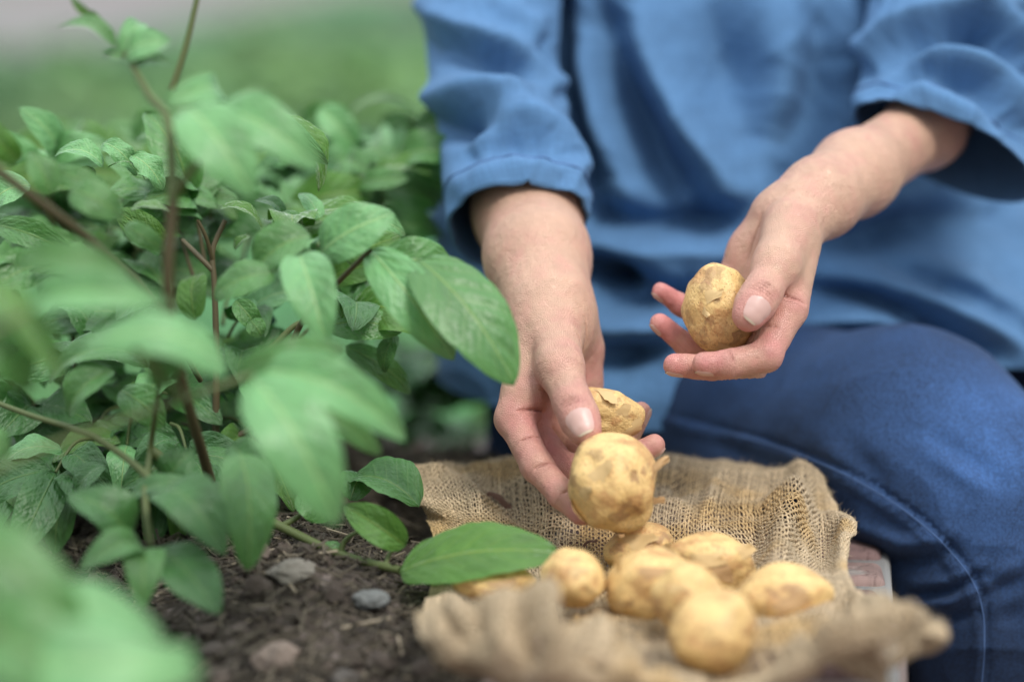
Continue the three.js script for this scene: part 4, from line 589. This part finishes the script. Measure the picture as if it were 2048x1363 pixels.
leafList(plantA, 1.35, [
  // in focus, centre
  [655, 650, 806, 656, 100, 0.15, 'mid', 0.01, 0, { fold: 0.15, wav: 0.03 }], [792, 668, 765, 744, 56, 0.2, 'mid', 0.02, 0], [690, 692, 828, 786, 70, 0.3, 'mid', 0.04, 0.01], [552, 235, 648, 374, 118, -0.7, 'bright', 0.0, 0, { fold: 0.5 }], [545, 225, 654, 328, 60, 0.5, 'pale', -0.01, 0],
  [206, 332, 110, 302, 74, 0.3, 'pale', 0, 0], [205, 285, 275, 345, 62, 0.1, 'pale', 0.005, 0, { wav: 0.2 }], [262, 310, 328, 376, 74, -0.1, 'pale', -0.005, 0, { wav: 0.18 }], [215, 335, 292, 352, 40, -0.9, 'bright', -0.01, 0], [190, 340, 150, 360, 44, -0.5, 'bright', 0, 0],
  [438, 418, 527, 448, 54, -0.5, 'bright', 0, 0], [568, 440, 510, 396, 52, 0.4, 'deep', 0.02, 0], [600, 460, 565, 420, 40, 0.2, 'mid', 0.01, 0], [640, 440, 600, 382, 56, 0.3, 'pale', 0.02, 0.01], [740, 440, 812, 468, 46, 0.2, 'pale', 0.02, 0], [470, 500, 500, 470, 40, -0.5, 'bright', 0.02, 0], [500, 640, 525, 672, 54, 0.2, 'mid', 0.01, 0], [470, 600, 520, 660, 64, 0.3, 'mid', 0.015, 0],
  [330, 480, 230, 420, 80, -0.6, 'bright', -0.02, 0], [320, 510, 262, 480, 60, 0.3, 'deep', 0.02, 0], [390, 640, 395, 540, 90, -0.4, 'bright', 0.04, 0.02], [180, 690, 125, 600, 110, 0.5, 'deep', 0.03, 0.01], [120, 770, 30, 690, 80, 0.5, 'deep', 0.08, 0.02], [700, 600, 770, 585, 90, 0.2, 'mid', 0.05, 0], [650, 560, 790, 520, 90, 0.3, 'bright', 0.05, 0],
  // nearer: the big leaves right of the stem
  [836, 518, 1033, 762, 215, -0.15, 'mid', -0.095, -0.02, { curl: 0.12, fold: 0.2, wav: 0.02 }], [740, 500, 908, 716, 140, 0.25, 'pale', -0.085, -0.01, { fold: 0.3 }], [760, 522, 915, 540, 130, 0.3, 'mid', -0.075, 0.01], [642, 505, 784, 424, 145, 0.2, 'pale', -0.09, -0.01], [622, 470, 502, 545, 135, 0.1, 'mid', -0.1, 0], [598, 508, 652, 684, 140, 0.1, 'pale', -0.11, -0.03], [548, 545, 424, 592, 112, 0.1, 'mid', -0.11, 0], [690, 520, 800, 470, 80, 0.4, 'bright', -0.06, 0],
  // upper blurred pair and the crown
  [372, 215, 505, 385, 175, 0.1, 'pale', -0.21, -0.02], [430, 222, 634, 326, 150, 0.15, 'pale', -0.2, -0.02], [350, 215, 420, 300, 80, -0.8, 'bright', -0.2, 0], [330, 205, 440, 195, 80, 0.5, 'pale', -0.2, 0.05],
  [232, 100, 118, 46, 62, 0.3, 'mid', -0.16, 0], [250, 112, 336, 82, 92, 0.1, 'pale', -0.16, -0.01], [240, 105, 285, 40, 60, 0.2, 'pale', -0.15, 0.02], [196, 42, 138, -8, 26, -0.8, 'bright', -0.15, 0], [228, 70, 180, 20, 26, -0.9, 'bright', -0.15, 0], [265, 135, 340, 125, 46, -0.1, 'mid', -0.16, 0], [250, 118, 205, 108, 36, 0.1, 'mid', -0.16, 0],
  // left
  [40, 320, -40, 240, 80, -0.6, 'bright', -0.13, 0], [100, 390, 60, 300, 90, 0.2, 'mid', -0.14, 0], [140, 380, 245, 430, 100, 0.2, 'mid', -0.15, 0], [60, 370, -30, 420, 110, 0.1, 'pale', 0.0, 0], [-10, 450, 150, 508, 80, 0.4, 'mid', -0.04, 0], [250, 450, 330, 500, 60, 0.5, 'mid', -0.1, 0], [260, 420, 340, 420, 60, -0.6, 'bright', -0.08, 0], [20, 430, -40, 520, 90, 0.3, 'deep', 0.02, 0], [100, 340, 230, 395, 70, 0.3, 'mid', -0.13, 0],
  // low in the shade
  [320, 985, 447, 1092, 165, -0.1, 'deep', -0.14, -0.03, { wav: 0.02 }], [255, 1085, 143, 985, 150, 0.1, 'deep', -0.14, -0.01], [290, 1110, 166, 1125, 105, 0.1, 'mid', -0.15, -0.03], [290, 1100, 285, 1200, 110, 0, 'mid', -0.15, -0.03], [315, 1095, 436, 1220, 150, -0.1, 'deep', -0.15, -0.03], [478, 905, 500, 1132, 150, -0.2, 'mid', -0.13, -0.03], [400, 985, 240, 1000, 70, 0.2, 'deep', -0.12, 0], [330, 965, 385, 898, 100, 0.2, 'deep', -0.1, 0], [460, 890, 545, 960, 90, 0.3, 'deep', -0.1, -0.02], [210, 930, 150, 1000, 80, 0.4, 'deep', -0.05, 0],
  [430, 900, 460, 980, 70, -0.4, 'mid', 0, 0], [600, 980, 660, 1040, 110, 0.1, 'mid', -0.05, 0], [560, 930, 610, 990, 70, 0.5, 'deep', 0.02, 0],
  // along the low stem
  [800, 1142, 1116, 1102, 205, -0.2, 'bright', -0.085, -0.02, { curl: 0.1, fold: 0.25, wav: 0.03, bend: -0.02 }], [800, 1140, 922, 1172, 90, -1.3, 'deep', -0.07, 0], [812, 1092, 688, 1010, 100, -0.4, 'bright', -0.07, 0], [838, 1012, 696, 948, 160, 0.3, 'mid', -0.03, 0.02], [700, 1000, 720, 940, 90, 0.2, 'mid', -0.02, 0.02], [690, 1112, 640, 1085, 30, 0.2, 'mid', -0.06, 0],
]);
// a compound leaf: a rachis with pairs of leaflets and a larger one at its end
function compound(plant, b, t, mat, size = 1, pairs = 3) {
  const B = P(...b), T = P(...t), L = B.distanceTo(T), mid = B.clone().lerp(T, 0.55).add(V(0, L * 0.16, 0)), c = new THREE.CatmullRomCurve3([B, mid, T]);
  part('stem', tube([B, mid, T], 0.0013, 0.0008, 6, 10), rnd() < 0.25 ? stemRed : stemMat, plant);
  const leaflet = (o, d, len) => part('leaf', leafGeo(o, o.clone().addScaledVector(d, len), len * rr(0.62, 0.78), rr(-0.45, 0.45), { wav: rr(0.05, 0.14) }), leafMats[rnd() < 0.75 ? mat : ['mid', 'bright', 'pale'][Math.floor(rnd() * 3)]], plant);
  const big = 0.05 * size; leaflet(T, c.getTangent(1).add(V(0, -0.25, 0)).normalize(), big * rr(0.9, 1.15));
  for (let k = 0; k < pairs; k++) for (const s of [-1, 1]) {
    const u = 0.92 - k * 0.27 + rr(-0.04, 0.04), o = c.getPoint(u), tg = c.getTangent(u), sd = tg.clone().cross(V(0, 1, 0)).normalize().multiplyScalar(s), d = tg.clone().multiplyScalar(0.55).add(sd).add(V(0, rr(-0.35, 0.15), 0)).normalize();
    leaflet(o.addScaledVector(d, 0.004), d, big * (0.92 - k * 0.17) * rr(0.85, 1.1));
  }
}
{
  const mats = ['mid', 'pale', 'mid', 'bright', 'deep'];
  for (let i = 0; i < 27; i++) { // crown of the middle plant
    const x = mix(40, 800, (i + rnd()) / 27), y = rr(310, 640), d = rr(1.38, 1.6), bx = mix(x, 430, rr(0.35, 0.6)), by = mix(y, 760, rr(0.25, 0.45));
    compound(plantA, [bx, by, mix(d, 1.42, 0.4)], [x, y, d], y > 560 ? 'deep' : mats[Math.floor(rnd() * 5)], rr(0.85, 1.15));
  }
}
const plantD = potatoPlant(P(120, 900, 1.55), 'shaded potato plant at the far left, low behind the blurred leaves');
stems(plantD, [[0.003, 0.002, stemMat, [120, 930, 1.55], [150, 760, 1.5], [130, 560, 1.48], [90, 380, 1.46]], [0.0025, 0.0016, stemRed, [140, 930, 1.52], [300, 800, 1.47], [420, 760, 1.44]], [0.0022, 0.0014, stemMat, [110, 930, 1.5], [60, 800, 1.42], [-30, 720, 1.4]]]);
for (let i = 0; i < 34; i++) {
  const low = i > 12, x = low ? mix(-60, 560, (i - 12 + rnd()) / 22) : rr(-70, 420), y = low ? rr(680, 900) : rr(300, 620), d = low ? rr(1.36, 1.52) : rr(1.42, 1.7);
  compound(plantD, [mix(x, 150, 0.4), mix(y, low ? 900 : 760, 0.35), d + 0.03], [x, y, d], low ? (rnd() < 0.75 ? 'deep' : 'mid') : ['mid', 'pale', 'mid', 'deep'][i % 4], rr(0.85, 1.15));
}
for (let i = 0; i < 11; i++) { // lowest leaves, lying over the soil
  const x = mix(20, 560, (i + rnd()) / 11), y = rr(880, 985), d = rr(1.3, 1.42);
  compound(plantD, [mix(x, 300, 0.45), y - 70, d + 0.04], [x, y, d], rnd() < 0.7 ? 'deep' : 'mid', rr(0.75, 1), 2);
}
const plantB = potatoPlant(P(-160, 1500, 0.95), 'large blurred potato plant leaves nearest the camera in the lower left');
stems(plantB, [[0.0016, 0.0013, stemMat, [-160, 1010, 1.0], [100, 890, 1.05], [360, 800, 1.1], [505, 748, 1.12]], [0.002, 0.0015, stemMat, [360, 790, 1.1], [330, 760, 1.08], [270, 700, 1.05]], [0.003, 0.002, stemMat, [-150, 1500, 0.86], [-100, 1300, 0.85], [0, 1250, 0.85]], [0.002, 0.0015, stemMat, [-120, 900, 0.95], [-60, 700, 0.95], [60, 620, 0.96]]]);
leafList(plantB, 1.12, [
  [455, 745, 165, 672, 150, 0.1, 'pale', -0.03, -0.02], [500, 742, 818, 868, 150, 0.15, 'pale', 0.02, 0], [508, 760, 676, 1040, 205, 0.1, 'pale', 0, -0.02], [590, 790, 765, 906, 80, 0.3, 'mid', 0.05, 0], [470, 740, 700, 690, 80, 0.4, 'mid', 0.02, 0.02], [330, 720, 300, 640, 60, -0.6, 'bright', -0.02, 0], [290, 720, 90, 750, 100, 0.2, 'mid', 0.14, 0], [230, 740, 130, 830, 110, 0.2, 'mid', 0.13, 0], [240, 780, 330, 850, 100, 0.2, 'mid', 0.16, 0],
  [-60, 560, 130, 760, 130, -0.4, 'bright', -0.08, 0], [60, 610, 330, 600, 120, 0.2, 'pale', -0.08, -0.01], [-40, 640, 60, 780, 150, 0.1, 'mid', -0.07, 0], [380, 640, 300, 780, 100, -0.3, 'mid', -0.04, 0], [40, 520, 260, 540, 90, 0.2, 'mid', -0.05, 0], [-40, 880, 20, 900, 90, 0.2, 'mid', 0.05, 0],
  [-110, 1400, 390, 1330, 260, 0.15, 'pale', -0.19, -0.02], [-90, 1040, 170, 1260, 190, 0.2, 'mid', -0.17, -0.01], [-100, 1250, 230, 1420, 240, 0.1, 'mid', -0.2, 0], [0, 1240, 330, 1250, 170, -0.2, 'pale', -0.17, 0.02], [100, 1480, 380, 1290, 160, 0.2, 'pale', -0.18, 0.0],
]);
const plantC = potatoPlant(P(700, 1050, 1.75), 'darker potato plant behind, between the bush and the blue sleeve');
stems(plantC, [[0.0035, 0.0025, stemMat, [700, 1050, 1.75], [720, 700, 1.7], [720, 450, 1.66], [700, 260, 1.62]], [0.002, 0.0015, stemMat, [720, 480, 1.66], [790, 360, 1.62], [830, 260, 1.6]], [0.002, 0.0015, stemMat, [720, 800, 1.75], [820, 780, 1.8], [880, 780, 1.82]]]);
leafList(plantC, 1.6, [
  [828, 258, 968, 240, 100, 0.2, 'deep', -0.04, 0], [815, 300, 938, 352, 110, 0.3, 'pale', -0.04, 0], [790, 330, 912, 400, 90, 0.4, 'deep', 0, 0], [770, 370, 880, 410, 110, 0.2, 'mid', -0.02, 0], [640, 215, 715, 300, 90, 0.2, 'pale', -0.02, 0], [700, 225, 840, 215, 60, -0.6, 'bright', 0.05, 0], [760, 240, 860, 270, 70, 0.2, 'mid', 0.05, 0], [600, 240, 700, 220, 70, 0.5, 'mid', 0, 0], [690, 310, 770, 290, 90, 0.2, 'pale', 0.05, 0], [820, 230, 800, 330, 60, -0.7, 'bright', 0.02, 0], [560, 250, 480, 210, 60, 0.3, 'mid', 0.1, 0], [480, 250, 520, 180, 60, -0.6, 'bright', 0.3, 0], [300, 290, 200, 260, 80, 0.3, 'mid', 0.1, 0], [200, 300, 110, 270, 80, 0.3, 'mid', 0.1, 0], [640, 330, 720, 370, 90, 0.2, 'mid', 0.05, 0], [690, 380, 760, 420, 80, 0.3, 'mid', 0.05, 0],
]);
for (let i = 0; i < 26; i++) {
  const low = i > 17, x = low ? rr(690, 960) : mix(-40, 850, (i + rnd()) / 18), y = low ? rr(700, 880) : rr(265, 420), d = low ? rr(1.75, 2.05) : rr(1.58, 1.85);
  compound(plantC, [mix(x, 700, 0.25), y + 90, d + 0.03], [x, y, d], low ? 'deep' : ['mid', 'pale', 'deep', 'mid', 'bright'][i % 5], rr(1, 1.25));
}

renderer.render(scene, camera);
